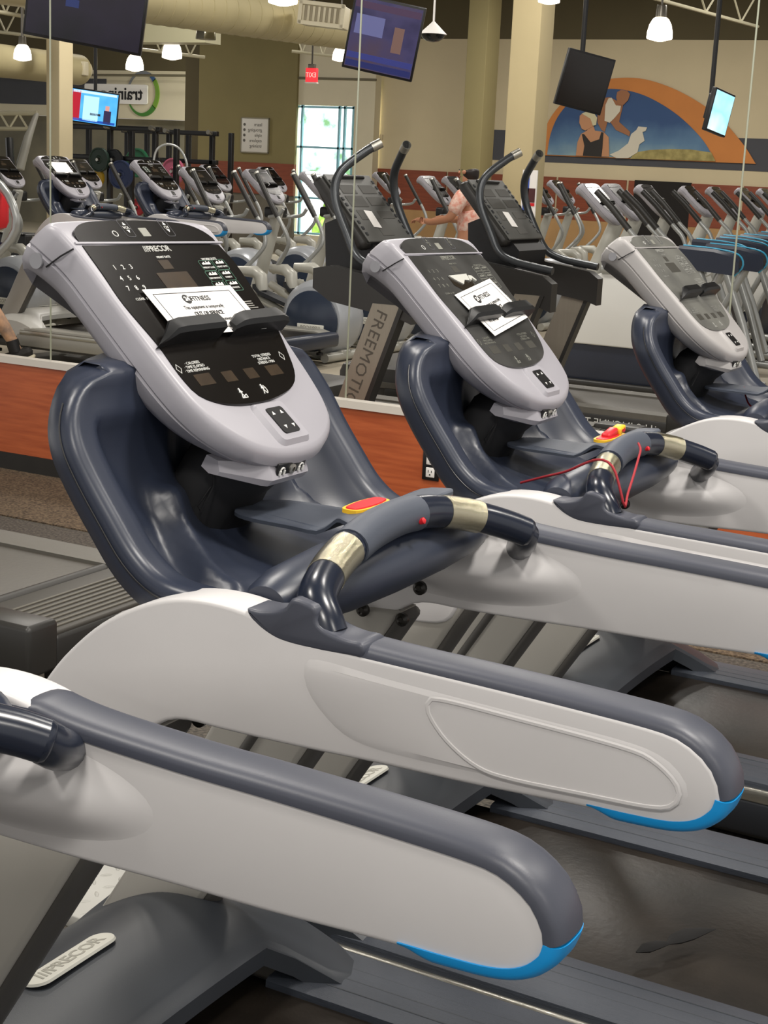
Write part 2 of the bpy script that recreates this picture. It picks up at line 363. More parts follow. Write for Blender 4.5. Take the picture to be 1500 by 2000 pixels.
# console housing outline on its face (u across, v down)
OUTL = [(-.166, .02), (-.166, .1), (-.166, .18), (-.164, .24), (-.157, .28), (-.139, .318), (-.106, .35), (-.055, .372), (.005, .379), (.062, .372), (.108, .349), (.132, .313), (.144, .27), (.153, .21), (.163, .143), (.17, .07), (.176, .015), (.179, -.02), (.165, -.047), (.115, -.058), (0, -.061), (-.11, -.06), (-.16, -.055), (-.173, -.035), (-.169, -.008)]
def build_treadmill():
    R = empty('treadmill', M2)
    # ---- console
    ol = [(p.x, p.y) for p in cr(OUTL, 96, True)]
    lay = [(.0, .009, .009), (-.0012, .005, .005), (-.004, .0018, .001), (-.009, 0, -.003), (-.022, -.002, -.006), (-.034, -.003, -.001), (-.0375, 0.001, .006), (-.040, -.003, .004), (-.058, .002, .022), (-.070, .012, .04), (-.078, .034, .065)]
    mb = MB(); rings = []
    for off, ins, ib in lay:
        q1 = inset(ol, ins); q2 = inset(ol, ib); ring = []
        for (u1, v1), (u2, v2), (u0, v0) in zip(q1, q2, ol):
            k = sstep(.2, .36, v0); u, v = u1 + (u2 - u1) * k, v1 + (v2 - v1) * k
            dz = off * (1 + .2 * sstep(.04, -.06, v0)); sag = -.004 * sstep(.33, .375, v0) * (1 if off > -.03 else .4) - .012 * sstep(-.03, -.062, v0)
            ring.append(fp(u, v, dz + sag))
        rings.append(ring)
    mb.loft(rings)
    con = mb.build('console', silver, R, 38)
    # seam across the top and the side screw cap
    MB().tube([fp(-.167, .004, -.001), fp(-.1745, .0, -.02), fp(-.1725, -.008, -.05)], .0012, 6).build('console_seam', black_p, con)
    MB().rev([(.011, 0), (.011, .0035), (.008, .004)], (0, 0, 0), 'Y').xf(Matrix.Translation(fp(-.1765, -.024, -.055))).build('screw_cap', mat('grey_screw_cap', '#8d8d92', .5), con)
    # the black face
    def zb1(l): return [fuv(a / 2.5 + 60, b / 2.5 + 400) for a, b in l]
    scr = zb1([(247, 199), (350, 344), (450, 490), (620, 690), (720, 830), (800, 920), (880, 960), (1000, 978), (1150, 960), (1250, 915), (1285, 875), (1290, 830), (1270, 760), (1200, 600), (1100, 440), (1000, 290), (915, 196)])
    s2 = [(p.x, p.y) for p in cr(scr[:-1] + [scr[-1]], 60)]
    scr_o = facemb(s2, -.003, .0012, .0008).build('display_panel', black_gloss, con, 30)
    top = zb1([(234, 187), (208, 145), (212, 117), (240, 94), (300, 82), (450, 77), (620, 81), (750, 96), (830, 126), (885, 163), (905, 186)])
    facemb([(p.x, p.y) for p in cr(top, 40)], -.02, .0014, .0008).build('top_panel', black_gloss, con, 30)
    a, b = fuv(152, 476.5), fuv(430, 475)
    facemb([(a[0] - .006, a[1] - .002), (b[0] + .004, b[1] - .002), (b[0] + .004, b[1] + .0012), (a[0] - .006, a[1] + .0012)], 0, .0022).build('white_trim_line', silver, con)
    u, v = fuv(281, 455); facemb(rrect(u, v, .018, .016, .001), .0005, .002).build('sensor_window', mat('grey_sensor', '#8f8f86', .3), con)
    for px in ((245, 447), (323, 446)):
        u, v = fuv(*px); ring_mb(rrect(u, v, .02, .034, .005), .0006, .002).build('button_outline', mat('dim_print', '#55555a', .5), con)
        txt('button_text', '\u25b2\nVOL\n\u25bc' if px[0] < 300 else '\u25b2\nCH\n\u25bc', fmat(u, v, .0022), .0075, text_w, con, line=.95)
    u, v = fuv(224, 458); ring_mb([(u + .0055 * math.cos(k * .4488), v + .0055 * math.sin(k * .4488)) for k in range(14)], .001, .002).build('mute_ring', text_w, con)
    u, v = fuv(305, 487.5); lg = txt('logo', '///PRECOR', fmat(u, v, .0016), .0148, text_g, con, bold=.0003, space=.9)
    u, v = fuv(318, 503.5); txt('caption', 'HEART RATE', fmat(u, v, .0016), .0055, text_w, con)
    for px, w_, h_ in (((323, 518), .024, .017), ((347, 550), .072, .033), ((399, 742), .036, .019), ((447, 736), .026, .018), ((489.5, 730), .026, .018), ((534, 723.5), .034, .018)):
        u, v = fuv(*px); facemb(rrect(u, v, w_, h_, .001), .0008, .0016).build('display_window', disp_m, con)
    for row, px in (('1   2   3', (239, 523.5)), ('4   5   6', (252, 545)), ('7   8   9', (265.5, 564)), ('CLEAR  0  OK', (282, 585))):
        u, v = fuv(*px); txt('key_numerals', row, fmat(u, v, .0016), .0115 if row[0] != 'C' else .006, text_w, con, space=1.1)
    u, v = fuv(407, 507.5); txt('caption', 'WORKOUTS', fmat(u, v, .0016), .0065, text_w, con)
    for px, s in (((404, 520), 'WEIGHT LOSS'), ((430, 518), 'HEART RATE'), ((417, 540.5), 'PERFORMANCE'), ((443, 538.5), 'VARIETY'), ((430, 560.5), 'INTERVAL'), ((457, 558.5), 'MANUAL')):
        u, v = fuv(*px); bt = ring_mb(rrect(u, v, .031, .0205, .004), .0007, .0017).build('workout_button', green_l, con)
        txt('button_text', s, fmat(u, v + .004, .0017), .0045, text_w, bt)
        k = MB()
        for i, hh in enumerate((.003, .005, .0025, .006, .004, .0055)): k.add(*_bar(u - .009 + i * .0034, v - .002, .0026, hh))
        k.build('button_icon', text_w, bt)
    k = MB()
    for i in range(9):
        a, b = fuv(453 + i * 4.6, 592 + i * 4.0), fuv(490 + i * 4.6, 590 + i * 4.0)
        k.add(*_bar2(a[0], b[0] - (.012 if i == 8 else .002 * (i % 3)), (a[1] + b[1]) / 2, .0016))
    k.build('fine_print', mat('dim_fine_print', '#8a8780', .6), con)
    for px, s in (((378, 721), '\u00b7 CALORIES\n\u00b7 TIME ELAPSED\n\u00b7 TIME REMAINING'),):
        u, v = fuv(*px); txt('caption', s, fmat(u + .004, v - .003, .0016), .0066, text_w, con, line=.95)
    u, v = fuv(514, 702); txt('caption', 'TOTAL STRIDES\nDISTANCE\nSTRIDES / MIN', fmat(u, v, .0016), .0066, text_w, con, line=.95)
    for px in ((348, 722), (549, 696)):
        u, v = fuv(*px); ring_mb([(u, v - .008), (u + .0055, v), (u, v + .008), (u - .0055, v)], .0007, .0017).build('selector_diamond', text_w, con)
    for px, kind in (((470, 769), 0), ((512.5, 761), 1)):
        u, v = fuv(*px); k = MB(); pp = [((0, -.008), (0, .001)), ((0, .001), (-.004, .008)), ((0, .001), (.003, .008)), ((0, -.005), (.004, -.001)), ((0, -.005), (-.003, -.001))]
        pp += [((-.004, .0085), (.008, .0085)), ((.008, .0085), (.008, .003)), ((-.004, .0085), (.008, .003))] if kind == 0 else [((.004, -.006), (.007, -.001)), ((.007, -.001), (.007, .004)), ((.007, .004), (.004, .008))]
        for (x0, y0), (x1, y1) in pp: k.tube([fp(u + x0, v + y0, .0017), fp(u + x1, v + y1, .0017)], .0007 if y0 > -.007 else .0013, 6)
        k.build('runner_icon', text_w, con)
    # raised plinth and the four-arrow keypad
    u, v = -.007, .328
    pl = rrect(u, v, .078, .075, .012); facemb([(p[0] + (p[1] - v) * .12, p[1]) for p in pl], -.004, .0028, .006).build('keypad_plinth', silver, con, 30)
    kp = rrect(u, v, .042, .047, .006); kpo = facemb([(p[0] + (p[1] - v) * .12, p[1]) for p in kp], .0, .0044, .0015).build('arrow_keypad', black_p, con, 30)
    for du, dv, s in ((-.012, -.0125, -1), (.008, -.0125, -1), (-.006, .012, 1), (.0135, .012, 1)):
        q = [(u + du - .0034, v + dv - s * .0026), (u + du + .0034, v + dv - s * .0026), (u + du, v + dv + s * .0032)]
        MB().loft([[fp(x, y, .0042) for x, y in q], [fp(x, y, .0049) for x, y in q]]).build('arrow', text_w, kpo)
    # two lips of the reading rack
    for u0, u1, fl in ((-.156, -.008, -1), (.020, .157, 1)):
        prof = [(.150, .020), (.152, .0245), (.170, .028), (.177, .024), (.178, .0), (.169, .0), (.168, .019), (.155, .018)]
        rr = []
        N = 9
        for i in range(N):
            t = i / (N - 1); uu = u0 + (u1 - u0) * t
            f = sstep(0, .3, t) if fl < 0 else (.55 + .45 * sstep(0, .18, t)); 
            if fl > 0: f *= 1 - .25 * sstep(.92, 1, t)
            rr.append([fp(uu, .178 + (v - .178) * f + (.004 * (1 - f) if fl < 0 else 0), o * (.35 + .65 * f)) for v, o in prof])
        MB().loft(rr).build('reading_rack', rack_m, con, 30)
    # headphone box under the console
    jb = MB(); P = [(-.165, 1.24), (-.112, 1.23), (-.104, 1.205), (-.113, 1.196), (-.155, 1.198), (-.19, 1.212)]
    jb.loft([[Vector((-.19 + (x + .19) * kx, y, 1.235 + (z - 1.235) * kz)) for x, z in P] for y, kx, kz in ((-.105, .35, .6), (-.066, .93, .96), (-.058, 1, 1), (.032, 1, 1), (.04, .95, .97), (.07, .4, .6))]); jo = jb.build('headphone_box', silver, con, 30)
    jm = Matrix.Translation((-.1055, -.012, 1.2165)) @ Matrix(((0, .27, .96, 0), (1, 0, 0, 0), (0, .96, -.27, 0), (0, 0, 0, 1)))
    MB().box((0, 0, 0), (.07, .021, .004), r=.0015).xf(jm).build('jack_plate', black_p, jo)
    MB().rev([(.007, 0), (.007, .004), (.0035, .005), (.0035, .001)], n=18).xf(jm @ Matrix.Translation((0, 0, .001))).build('headphone_jack', alu, jo)
    for dx in (-.024, .024):
        MB().tube([Vector((dx + .005 * math.cos(math.pi * k / 8), -.001 + .0055 * math.sin(math.pi * k / 8), .0027)) for k in range(9)], .0012, 6).tube([(dx - .005, -.006, .0027), (dx - .005, 0, .0027)], .0022, 6).tube([(dx + .005, -.006, .0027), (dx + .005, 0, .0027)], .0022, 6).xf(jm).build('headphone_icon', text_w, jo)
    # dark neck behind the console and a thin loose wire
    MB().tube([(-.16, 0, 1.24), (-.215, 0, 1.20), (-.27, 0, 1.10)], [.075, .085, .09], 16, flat=.7).build('console_neck', mat('dark_neck', '#232325', .6), R)
    MB().tube([(-.19, -.075, 1.245), (-.185, -.082, 1.19), (-.195, -.097, 1.155), (-.205, -.09, 1.16), (-.187, -.07, 1.2), (-.18, -.06, 1.245)], .0012, 6).build('wire', black_p, con)
    # ---- dash cowl: a bowl with a raised rim behind the console
    prof = cr([(.07, 1.108), (0, 1.112), (-.05, 1.116), (-.098, 1.122), (-.138, 1.148), (-.175, 1.193), (-.21, 1.24), (-.238, 1.286), (-.25, 1.315), (-.254, 1.335), (-.252, 1.352)], 61)
    Lp = [0]
    for a, b in zip(prof, prof[1:]): Lp.append(Lp[-1] + (b - a).length)
    S = Lp[-1]
    def B(s):
        t = max(0, min(1, s / S)) * 60; i = min(59, int(t)); p = prof[i].lerp(prof[i + 1], t - i); d = (prof[min(60, i + 2)] - prof[max(0, i - 1)]).normalized()
        return p, Vector((d.y, -d.x))
    rc = .10; Wd = .318
    def width(s): return Wd - .036 * sstep(.12, .02, s) if s < S - rc else Wd - rc + math.sqrt(max(0, rc * rc - (s - (S - rc)) ** 2))
    def hgt(y, s):
        wv = width(s); e = min(wv - abs(y), (S - s) * .85 + .004); ay = abs(y)
        h = -.007 * (1 - sstep(0, .008, e)) - .003 * sstep(.01, .05, e)
        d = max(0., e - .05); drop = .075 * (1 - math.exp(-d / .055)) if d else 0
        drop *= 1 - .3 * math.exp(-(d / .006)) if d else 1
        lowk = sstep(.02, .14, s)
        q_ = max(0, 1 - abs(ay - .135 - .05 * sstep(.3, .12, s)) / (.03 if ay > .135 + .05 * sstep(.3, .12, s) else .09)); sh = .040 * (q_ ** 1.2 if q_ < .9 else .9 ** 1.2 + (q_ - .9) * .5) * sstep(.33, .29, s) * sstep(.10, .15, s)
        cen = -.03 * sstep(.10, .03, ay) * sstep(.22, .3, s)
        floor_ = .050 * sstep(.2, .07, ay) * sstep(.27, .15, s)
        return h + lowk * (-drop + sh + cen) + floor_ - .012 * (1 - lowk) * sstep(.05, .12, e) * sstep(.05, .2, ay)
    rows = []
    ss = [S * (k / 54) for k in range(55)]; aa = [-1 + 2 * k / 72 for k in range(73)]
    lip = [(-.030, -.004), (-.020, -.0005), (-.008, .002)]
    for s in ss:
        p, n = B(s); wv = width(s); row = []; ks = .22 + .78 * sstep(.04, .2, s)
        for o_, dy in ((-.085, -.09), (-.07, -.035), (-.052, -.010), (-.028, .0), (-.0215, .0), (-.0185, .0015)):   # outer side below the rim
            q = p + n * (o_ * ks); row.append(Vector((q.x, -(wv + dy), q.y)))
        for a in aa:
            y = a * wv; q = p + n * hgt(y, s); row.append(Vector((q.x, y, q.y)))
        for o_, dy in ((-.0185, .0015), (-.0215, .0), (-.028, .0), (-.052, -.010), (-.07, -.035), (-.085, -.09)):
            q = p + n * (o_ * ks); row.append(Vector((q.x, (wv + dy), q.y)))
        rows.append(row)
    p, n = B(S); t = Vector((-n.y, n.x))
    for o_, dt in ((-.02, .006), (-.05, .004), (-.075, -.02)):           # rolled top edge
        rows.append([Vector(((p + n * o_ + t * dt).x, v.y * (1 - .0), (p + n * o_ + t * dt).y)) if 6 <= i < 79 else Vector((v.x, v.y, v.z)) + (Vector(((p + n * o_ + t * dt).x, 0, (p + n * o_ + t * dt).y)) - Vector((v.x, 0, v.z))) * .9 for i, v in enumerate(rows[54])])
    mb = MB(); C = len(rows[0]); vs = [v for r in rows for v in r]
    mb.add(vs, [(i * C + j, i * C + j + 1, (i + 1) * C + j + 1, (i + 1) * C + j) for i in range(len(rows) - 1) for j in range(C - 1)])
    mb.build('dash_cowl', navy, R, 60)
    for sg in (-1, 1):                                      # black seam along the rim
        pts = []
        for k in range(0, 52, 2):
            s = .12 + (S - .12 - .03) * k / 50; p, n = B(s); q = p + n * -.0205; pts.append((q.x, sg * (width(s) + .0022), q.y))
        MB().tube(pts, .0011, 5).build('cowl_seam', black_p, R)
    # cross beam under the handlebar
    cb = MB(); yy = [-.285, -.27, -.23, -.12, 0, .12, .22, .25, .268, .274]; rr = [.03, .038, .048, .056, .058, .056, .05, .046, .034, .012]
    cb.tube([(.035, y, 1.106) for y in yy], rr, 24, flat=.82); cb.build('cross_beam', navy, R, 50)
    # tray plate running back to the stop plate
    pl = cr([(-.185, -.02), (-.17, -.05), (-.13, -.066), (-.06, -.07), (.0, -.085), (.05, -.13), (.078, -.13), (.072, 0), (.078, .13), (.05, .13), (.0, .085), (-.06, .07), (-.13, .066), (-.17, .05), (-.185, .02)], 60, True)
    pl = [(p.x, p.y) for p in pl]
    def zt_(x): return 1.152 + .036 * sstep(-.03, .045, x)
    MB().loft([[Vector((x, y, zt_(x) - .007)) for x, y in pl], [Vector((x, y, zt_(x) - .002)) for x, y in pl], [Vector((x, y, zt_(x))) for x, y in inset(pl, .003)], [Vector((x * .9 - .0, y * .8, zt_(x * .9) - .0005)) for x, y in pl]]).build('stop_plate', navy2, R, 40)
    # handlebar
    hp = [(.150, -.328, 1.103), (.141, -.325, 1.118), (.122, -.31, 1.137), (.104, -.26, 1.150), (.092, -.21, 1.160), (.084, -.16, 1.167), (.076, -.11, 1.171), (.070, -.05, 1.173), (.069, 0, 1.173), (.075, .05, 1.170), (.084, .085, 1.165), (.096, .12, 1.158), (.116, .155, 1.148), (.142, .185, 1.136), (.162, .203, 1.126)]
    hp = [Vector(p) for p in cr(hp, 61)]
    hb = MB().tube(hp, [.0235 if i < 40 else .0235 - .0025 * (i - 40) / 20 for i in range(61)], 20).build('handlebar', grip_m, R, 60)
    for i0, i1 in ((10, 18), (45, 52)):
        MB().tube(hp[i0:i1 + 1], .0243 if i0 < 20 else .0235, 20).build('pulse_sensor', gold_m, hb, 60)
    MB().tube([hp[60] - (hp[60] - hp[59]) * .05, hp[60] + (hp[60] - hp[59]) * .5, hp[60] + (hp[60] - hp[59]) * .8], [.0209, .019, .012], 20).build('end_cap', grip_m, hb, 60)
    MB().tube(hp[19:40], .0262, 20, flat=.95).build('centre_sleeve', navy2, hb, 60)
    # red stop button on the plate
    sb = cr([(-.012, -.05), (.012, -.052), (.02, -.03), (.022, 0), (.02, .03), (.012, .052), (-.012, .05), (-.018, .02), (-.019, 0), (-.018, -.02)], 40, True)
    sbx = [(p.x * .88 + .026, p.y * .88 - .03) for p in sb]
    st = MB().loft([[Vector((x, y, 1.182)) for x, y in sbx], [Vector((x, y, 1.1875)) for x, y in sbx]]).build('stop_button', yellow_m, R, 30)
    MB().loft([[Vector((x, y, 1.186)) for x, y in inset(sbx, .0035)], [Vector((x, y, 1.1892)) for x, y in inset(sbx, .005)]]).build('stop_face', red_m, st, 30)
    MB().rev([(.0045, 0), (.0045, .006), (.002, .008)], n=12).xf(Matrix.Translation((.094, .0, 1.168)) @ Matrix.Rotation(1.2, 4, 'Y')).build('lanyard_socket', red_m, R)
    # ---- side arms
    O = [(-.30, .86), (-.285, .915), (-.274, .936), (-.252, .971), (-.219, 1.012), (-.173, 1.055), (-.129, 1.084), (-.082, 1.106), (-.037, 1.118), (.012, 1.121), (.059, 1.116), (.114, 1.101), (.173, 1.096), (.24, 1.094), (.35, 1.092), (.46, 1.089), (.55, 1.085), (.583, 1.078), (.61, 1.06), (.624, 1.036), (.625, 1.02), (.612, 1.0), (.585, .987), (.54, .982), (.47, .981), (.35, .975), (.24, .972), (.12, .967), (.02, .965), (-.03, .965), (-.06, .958), (-.085, .942), (-.11, .92), (-.15, .86)]
    Oc = [(p.x, p.y) for p in cr(O, 130, True)]
    top = cr([(.035, 1.116), (.114, 1.101), (.24, 1.094), (.35, 1.092), (.46, 1.089), (.55, 1.085), (.583, 1.078), (.61, 1.06), (.624, 1.036), (.6255, 1.024)], 48)
    tip = cr([(.6255, 1.024), (.621, 1.010), (.604, .994), (.577, .985), (.535, .982), (.485, .981)], 26)
    def strip(path, y0, y1, hfun, sgn, ov=.004):
        rings = []; n = len(path)
        for i, p in enumerate(path):
            d = (path[min(i + 1, n - 1)] - path[max(i - 1, 0)]).normalized(); nn = Vector((-d.y, d.x)) 
            hgt_ = hfun(i / (n - 1)); ring = []
            for k in range(13):
                a = math.pi * k / 12; c_, s_ = -math.cos(a), math.sin(a)
                yy = (y0 + y1) / 2 + (y1 - y0) / 2 * math.copysign(abs(c_) ** .7, c_); oo = hgt_ * s_ ** .7 - .006
                q = p + nn * oo; ring.append(Vector((q.x, sgn * yy, q.y)))
            rings.append(ring)
        return MB().loft(rings)
    for sg in (-1, 1):
        A = MB().prism(Oc, .288, .3515, .006); 
        A.v = [Vector((v.x, sg * v.y, v.z)) for v in A.v]
        arm = A.build('side_arm', white_arm, R, 35)
        strip(top, .2865, .3505, lambda t: .0165 * min(1, t / .06 + .05) , sg).build('arm_cap', cap_m, arm, 60)
        strip(tip, .286, .3525, lambda t: .0165 * (1 - .7 * sstep(.8, 1, t)), sg).build('blue_tip', blue_m, arm, 60)
        # flared saddle where the handlebar enters the arm
        if sg < 0:
            q = lz([(496, 1183), (522, 1188), (552, 1187), (572, 1180), (586, 1164), (629, 1181), (631, 1205), (640, 1219), (660, 1232), (690, 1244), (722, 1253), (722, 1279), (700, 1276), (640, 1266), (600, 1258), (563, 1247), (540, 1235), (519, 1219), (503, 1201)], -.335)
            fl = MB().prism([(p.x, p.y) for p in cr([Vector(p) for p in q], 60, True)], -.352, -.300, .005, 3)
            fl.build('grip_saddle', cap_m, arm, 60)
        # scooped skirt and raised rim on the outer face
        sk = cr([(.13, 1.07), (.15, 1.083), (.25, 1.078), (.4, 1.073), (.52, 1.069), (.565, 1.06), (.59, 1.04), (.595, 1.018), (.575, 1.0), (.52, .995), (.4, .989), (.27, .985), (.2, .99), (.16, 1.012), (.135, 1.04)], 70, True)
        q = [(p.x, p.y) for p in sk]
        ri = cr([(.295, 1.057), (.31, 1.065), (.4, 1.063), (.52, 1.058), (.555, 1.05), (.58, 1.03), (.578, 1.012), (.555, 1.003), (.48, .999), (.4, .996), (.36, 1.0), (.325, 1.018), (.302, 1.04)], 70, True)
        r2 = [(p.x, p.y) for p in ri]
        t = MB().loft([[Vector((x, sg * .35, z)) for x, z in q], [Vector((x, sg * .3545, z)) for x, z in inset(q, .012)], [Vector((x, sg * .3545, z)) for x, z in r2]], cap=False)
        r3 = inset(r2, .004)
        t.loft([[Vector((x, sg * .3545, z)) for x, z in r2], [Vector((x, sg * .3515, z)) for x, z in r3], [Vector((x, sg * .3515, z)) for x, z in inset(r3, .03)]])
        t.loft([[Vector((x, sg * (.3545 + dy), z)) for x, z in inset(r2, di)] for di, dy in ((-.004, 0), (-.002, .0012), (0.001, .0012), (.0028, -.0028))], cap=False)
        t.build('embossed_panel', white_arm, arm, 25)
        hub = MB(); rings = []
        for k in range(15):
            r_ = 1 - k / 14; r_ = max(r_, .004)
            rings.append([Vector((.02 + .22 * r_ * math.cos(t_), sg * (.2895 - .05 * (1 - r_ * r_) ** 2), 1.035 + .06 * r_ * math.sin(t_))) for t_ in [2 * math.pi * j / 40 for j in range(40)]])
        hub.loft(rings).build('inner_hub', white_arm, arm, 60)
        if sg > 0: MB().tube([(.152, .199, 1.130), (.156, .212, 1.120), (.140, .245, 1.100), (.118, .285, 1.080)], [.0195, .021, .021, .020], 16).build('grip_end', grip_m, arm, 60)
        bl = ((-.023, 1.002), (-.138, .939), (-.067, .936))
        for x, z in bl:
            MB().rev([(.0, -.001), (.011, -.001), (.011, .005), (.006, .009), (.004, .007), (.0, .007)], (0, 0, 0), 'Y', n=16).xf(Matrix.Translation((x, sg * (.243 if x > -.05 else .274), z)) @ Matrix.Diagonal((1, -sg, 1, 1))).build('bolt', bolt_m, arm)
    # ---- posts
    for sg in (-1, 1):
        Po = [(-.30, .93), (-.075, .945), (-.128, .86), (-.2, .738), (-.275, .616), (-.359, .479), (-.5, .25), (-.68, .25), (-.55, .46), (-.44, .66), (-.355, .82)]
        p = MB().prism(Po, .276, .345, .012); p.v = [Vector((v.x, sg * v.y, v.z)) for v in p.v]; po = p.build('upright_post', post_m, R, 35)
        ed = [(-.078, .94), (-.128, .86), (-.2, .738), (-.275, .616), (-.359, .479), (-.5, .25)]
        MB().tube([(x + .004, sg * .3105, z) for x, z in ed], .028, 12, flat=.55).build('post_edge', post_d, po, 60)
        MB().tube([(x - .105, sg * .278, z - .0) for x, z in ed[1:5]], .010, 8).build('post_rib', post_d, po, 60)
    # ---- motor hood
    def zb6(l): return [(a / 1.9737, b / 1.9737 + 1560) for a, b in l]
    rg = lz(zb6([(130, 560), (380, 430), (520, 370), (640, 362), (760, 395), (900, 460), (1000, 540), (1150, 640)]), .25)
    ed = lz(zb6([(235, 390), (380, 330), (530, 280), (640, 290), (780, 310), (900, 350), (1050, 400), (1200, 490), (1330, 590), (1388, 650)]), .41)
    def interp(L, x):
        L = sorted(L)
        if x <= L[0][0]: return L[0][1] + (x - L[0][0]) * .75
        for (a, b), (c, d) in zip(L, L[1:]):
            if x <= c: return b + (d - b) * (x - a) / (c - a)
        return L[-1][1] - (x - L[-1][0]) * .3
    rows = []; NX = 44
    ys = [-.455, -.452, -.44, -.41, -.37, -.33, -.29, -.25, -.2, -.13, -.06, 0]; ys = ys + [-y for y in ys[-2::-1]]
    def smooth_profile(L, x):
        return sum(interp(L, x + d) for d in (-.04, -.02, 0, .02, .04)) / 5
    for i in range(NX + 1):
        t = i / NX; row = []
        for y in ys:
            ay = abs(y)
            xr = -.285 + .135 * sstep(.255, .36, ay) - .03 * sstep(.41, .46, ay)
            x = -.745 + (xr + .745) * t
            zr = smooth_profile(rg, x) ; ze = smooth_profile(ed, x)
            if x > -.3: zr = min(zr, smooth_profile(rg, -.3) - (x + .3) * .55)
            if ay <= .25: z = zr + .006 * (1 - (ay / .25) ** 2)
            elif ay <= .41: z = zr + (ze - zr) * (ay - .25) / .16
            else: z = ze - .02 * sstep(.41, .44, ay) - max(0, (ay - .44)) / .015 * max(0, ze - .19)
            z = .15 + (z - .15) * sstep(-.02, .09, t) ** .5
            if t > .97: z -= .006
            row.append(Vector((x, y, max(z, .15))))
        rows.append(row)
    rows.append([Vector((v.x - .004, v.y, max(.2, v.z - .035))) for v in rows[-1]])
    mb = MB(); C = len(ys); mb.add([v for r in rows for v in r], [(i * C + j, i * C + j + 1, (i + 1) * C + j + 1, (i + 1) * C + j) for i in range(len(rows) - 1) for j in range(C - 1)])
    hood = mb.build('motor_hood', hood_m, R, 28)
    # badge lying on the hood
    nb = Vector((-.22, 0, 1)).normalized(); c0 = Vector((-.475, -.035, smooth_profile(rg, -.475) + .008)); sl = (smooth_profile(rg, -.45) - smooth_profile(rg, -.55)) / .1; tx = Vector((1, 0, sl)).normalized(); nb = Vector((-sl, 0, 1)).normalized()
    bm_ = Matrix(((0, -tx.x, nb.x, c0.x), (1, 0, 0, c0.y), (0, -tx.z, nb.z, c0.z), (0, 0, 0, 1)))
    bd = MB().loft([[Vector((x, y, 0)) for x, y in rrect(0, 0, .20, .052, .0255, 8)], [Vector((x, y, .004)) for x, y in rrect(0, 0, .196, .048, .0235, 8)]]).xf(bm_).build('badge', badge_m, hood, 30)
    txt('badge_lettering', '///PRECOR', bm_ @ Matrix.Translation((0, 0, .0042)), .036, mat('pale_lettering', '#a9a79d', .5), bd, ext=.0006, bold=.0006, space=.92)
    # ---- deck
    MB().box((.42, 0, .215), (1.55, .60, .018), r=.006).build('running_belt', belt_m, R)
    for sg in (-1, 1):
        pr_ = [(.275, .205), (.275, .237), (.285, .241), (.43, .243), (.444, .236), (.446, .228)]
        xs = (-.30, -.27, 1.12, 1.2)
        rl = MB().loft([[Vector((x, sg * y, z - (.02 if i == 3 else 0))) for y, z in pr_ + [(.446, .16), (.30, .16)]] for i, x in enumerate(xs)]).build('side_rail', rail_m, R, 30)
        for yy in (.315, .35, .385):
            MB().tube([(-.2, sg * yy, .2412), (1.1, sg * yy, .2412)], .0016, 6).build('rail_groove', mat('groove_dark', '#33373d', .6), rl)
        MB().box((.42, sg * .452, .205), (1.5, .016, .036), r=.006).build('silver_strip', alu, R)
        MB().box((.42, sg * .445, .145), (1.56, .03, .09), r=.008).build('side_skirt', mat('dark_skirt', '#26292f', .5), R)
        for x in (-.6, 1.1):
            MB().rev([(.03, .03), (.03, .05), (.012, .055), (.012, .10)], (x, sg * .4, 0), n=14).build('levelling_foot', black_p, R)
    MB().box((-.1, 0, .11), (1.16, .86, .06), r=.01).build('base_frame', mat('dark_frame_paint', '#3a3936', .5), R)
    MB().box((.75, 0, .12), (.9, .7, .04), r=.01).build('rear_frame', MATS['dark_frame_paint'], R)
    MB().box((1.2, 0, .17), (.12, .9, .12), r=.03).build('rear_roller_cover', navy, R)
    return R
def _bar(u, v, w_, h_):
    a = [fp(u, v, .0017), fp(u + w_, v, .0017), fp(u + w_, v - h_, .0017), fp(u, v - h_, .0017)]; return a + [p - FN * .0006 for p in a], [(0, 1, 2, 3), (7, 6, 5, 4), (0, 4, 5, 1), (1, 5, 6, 2), (2, 6, 7, 3), (3, 7, 4, 0)]
def _bar2(u0, u1, v, h_):
    return _bar(u0, v + h_ / 2, u1 - u0, h_)
tm = build_treadmill()
tag(tm, 'large treadmill in the middle, a white notice upright on its glossy black console', 'treadmill', 'treadmills in the front row')
def index(o):
    KIDS[o.name] = list(o.children)
    for c in o.children: index(c)
bpy.context.view_layer.update()
index(tm)
def put(src, x, y, z=0, rz=0, label=None, group=None, mirrored=False):
    c = copy_tree(src); c.location = (x, y, z); c.rotation_euler = (0, 0, rz); c.scale = (1, -1, 1) if mirrored else (1, 1, 1)
    if label: c['label'] = label
    if group: c['group'] = group
    return c
near_tm = put(tm, M2.x - .038, M2.y - .985, -.014, 0, 'nearest treadmill, only its plain grey arm with blue tip and dark grip end in view', 'treadmills in the front row')
tm3 = put(tm, M2.x - .033, M2.y + 1.0, -.044, 0, 'treadmill with a tilted notice on its console and a red cord over its handlebar', 'treadmills in the front row')
tm4 = put(tm, M2.x - .029, M2.y + 2.279, -.061, -.015, 'farthest treadmill of the front row, with a faded console and no notice', 'treadmills in the front row')

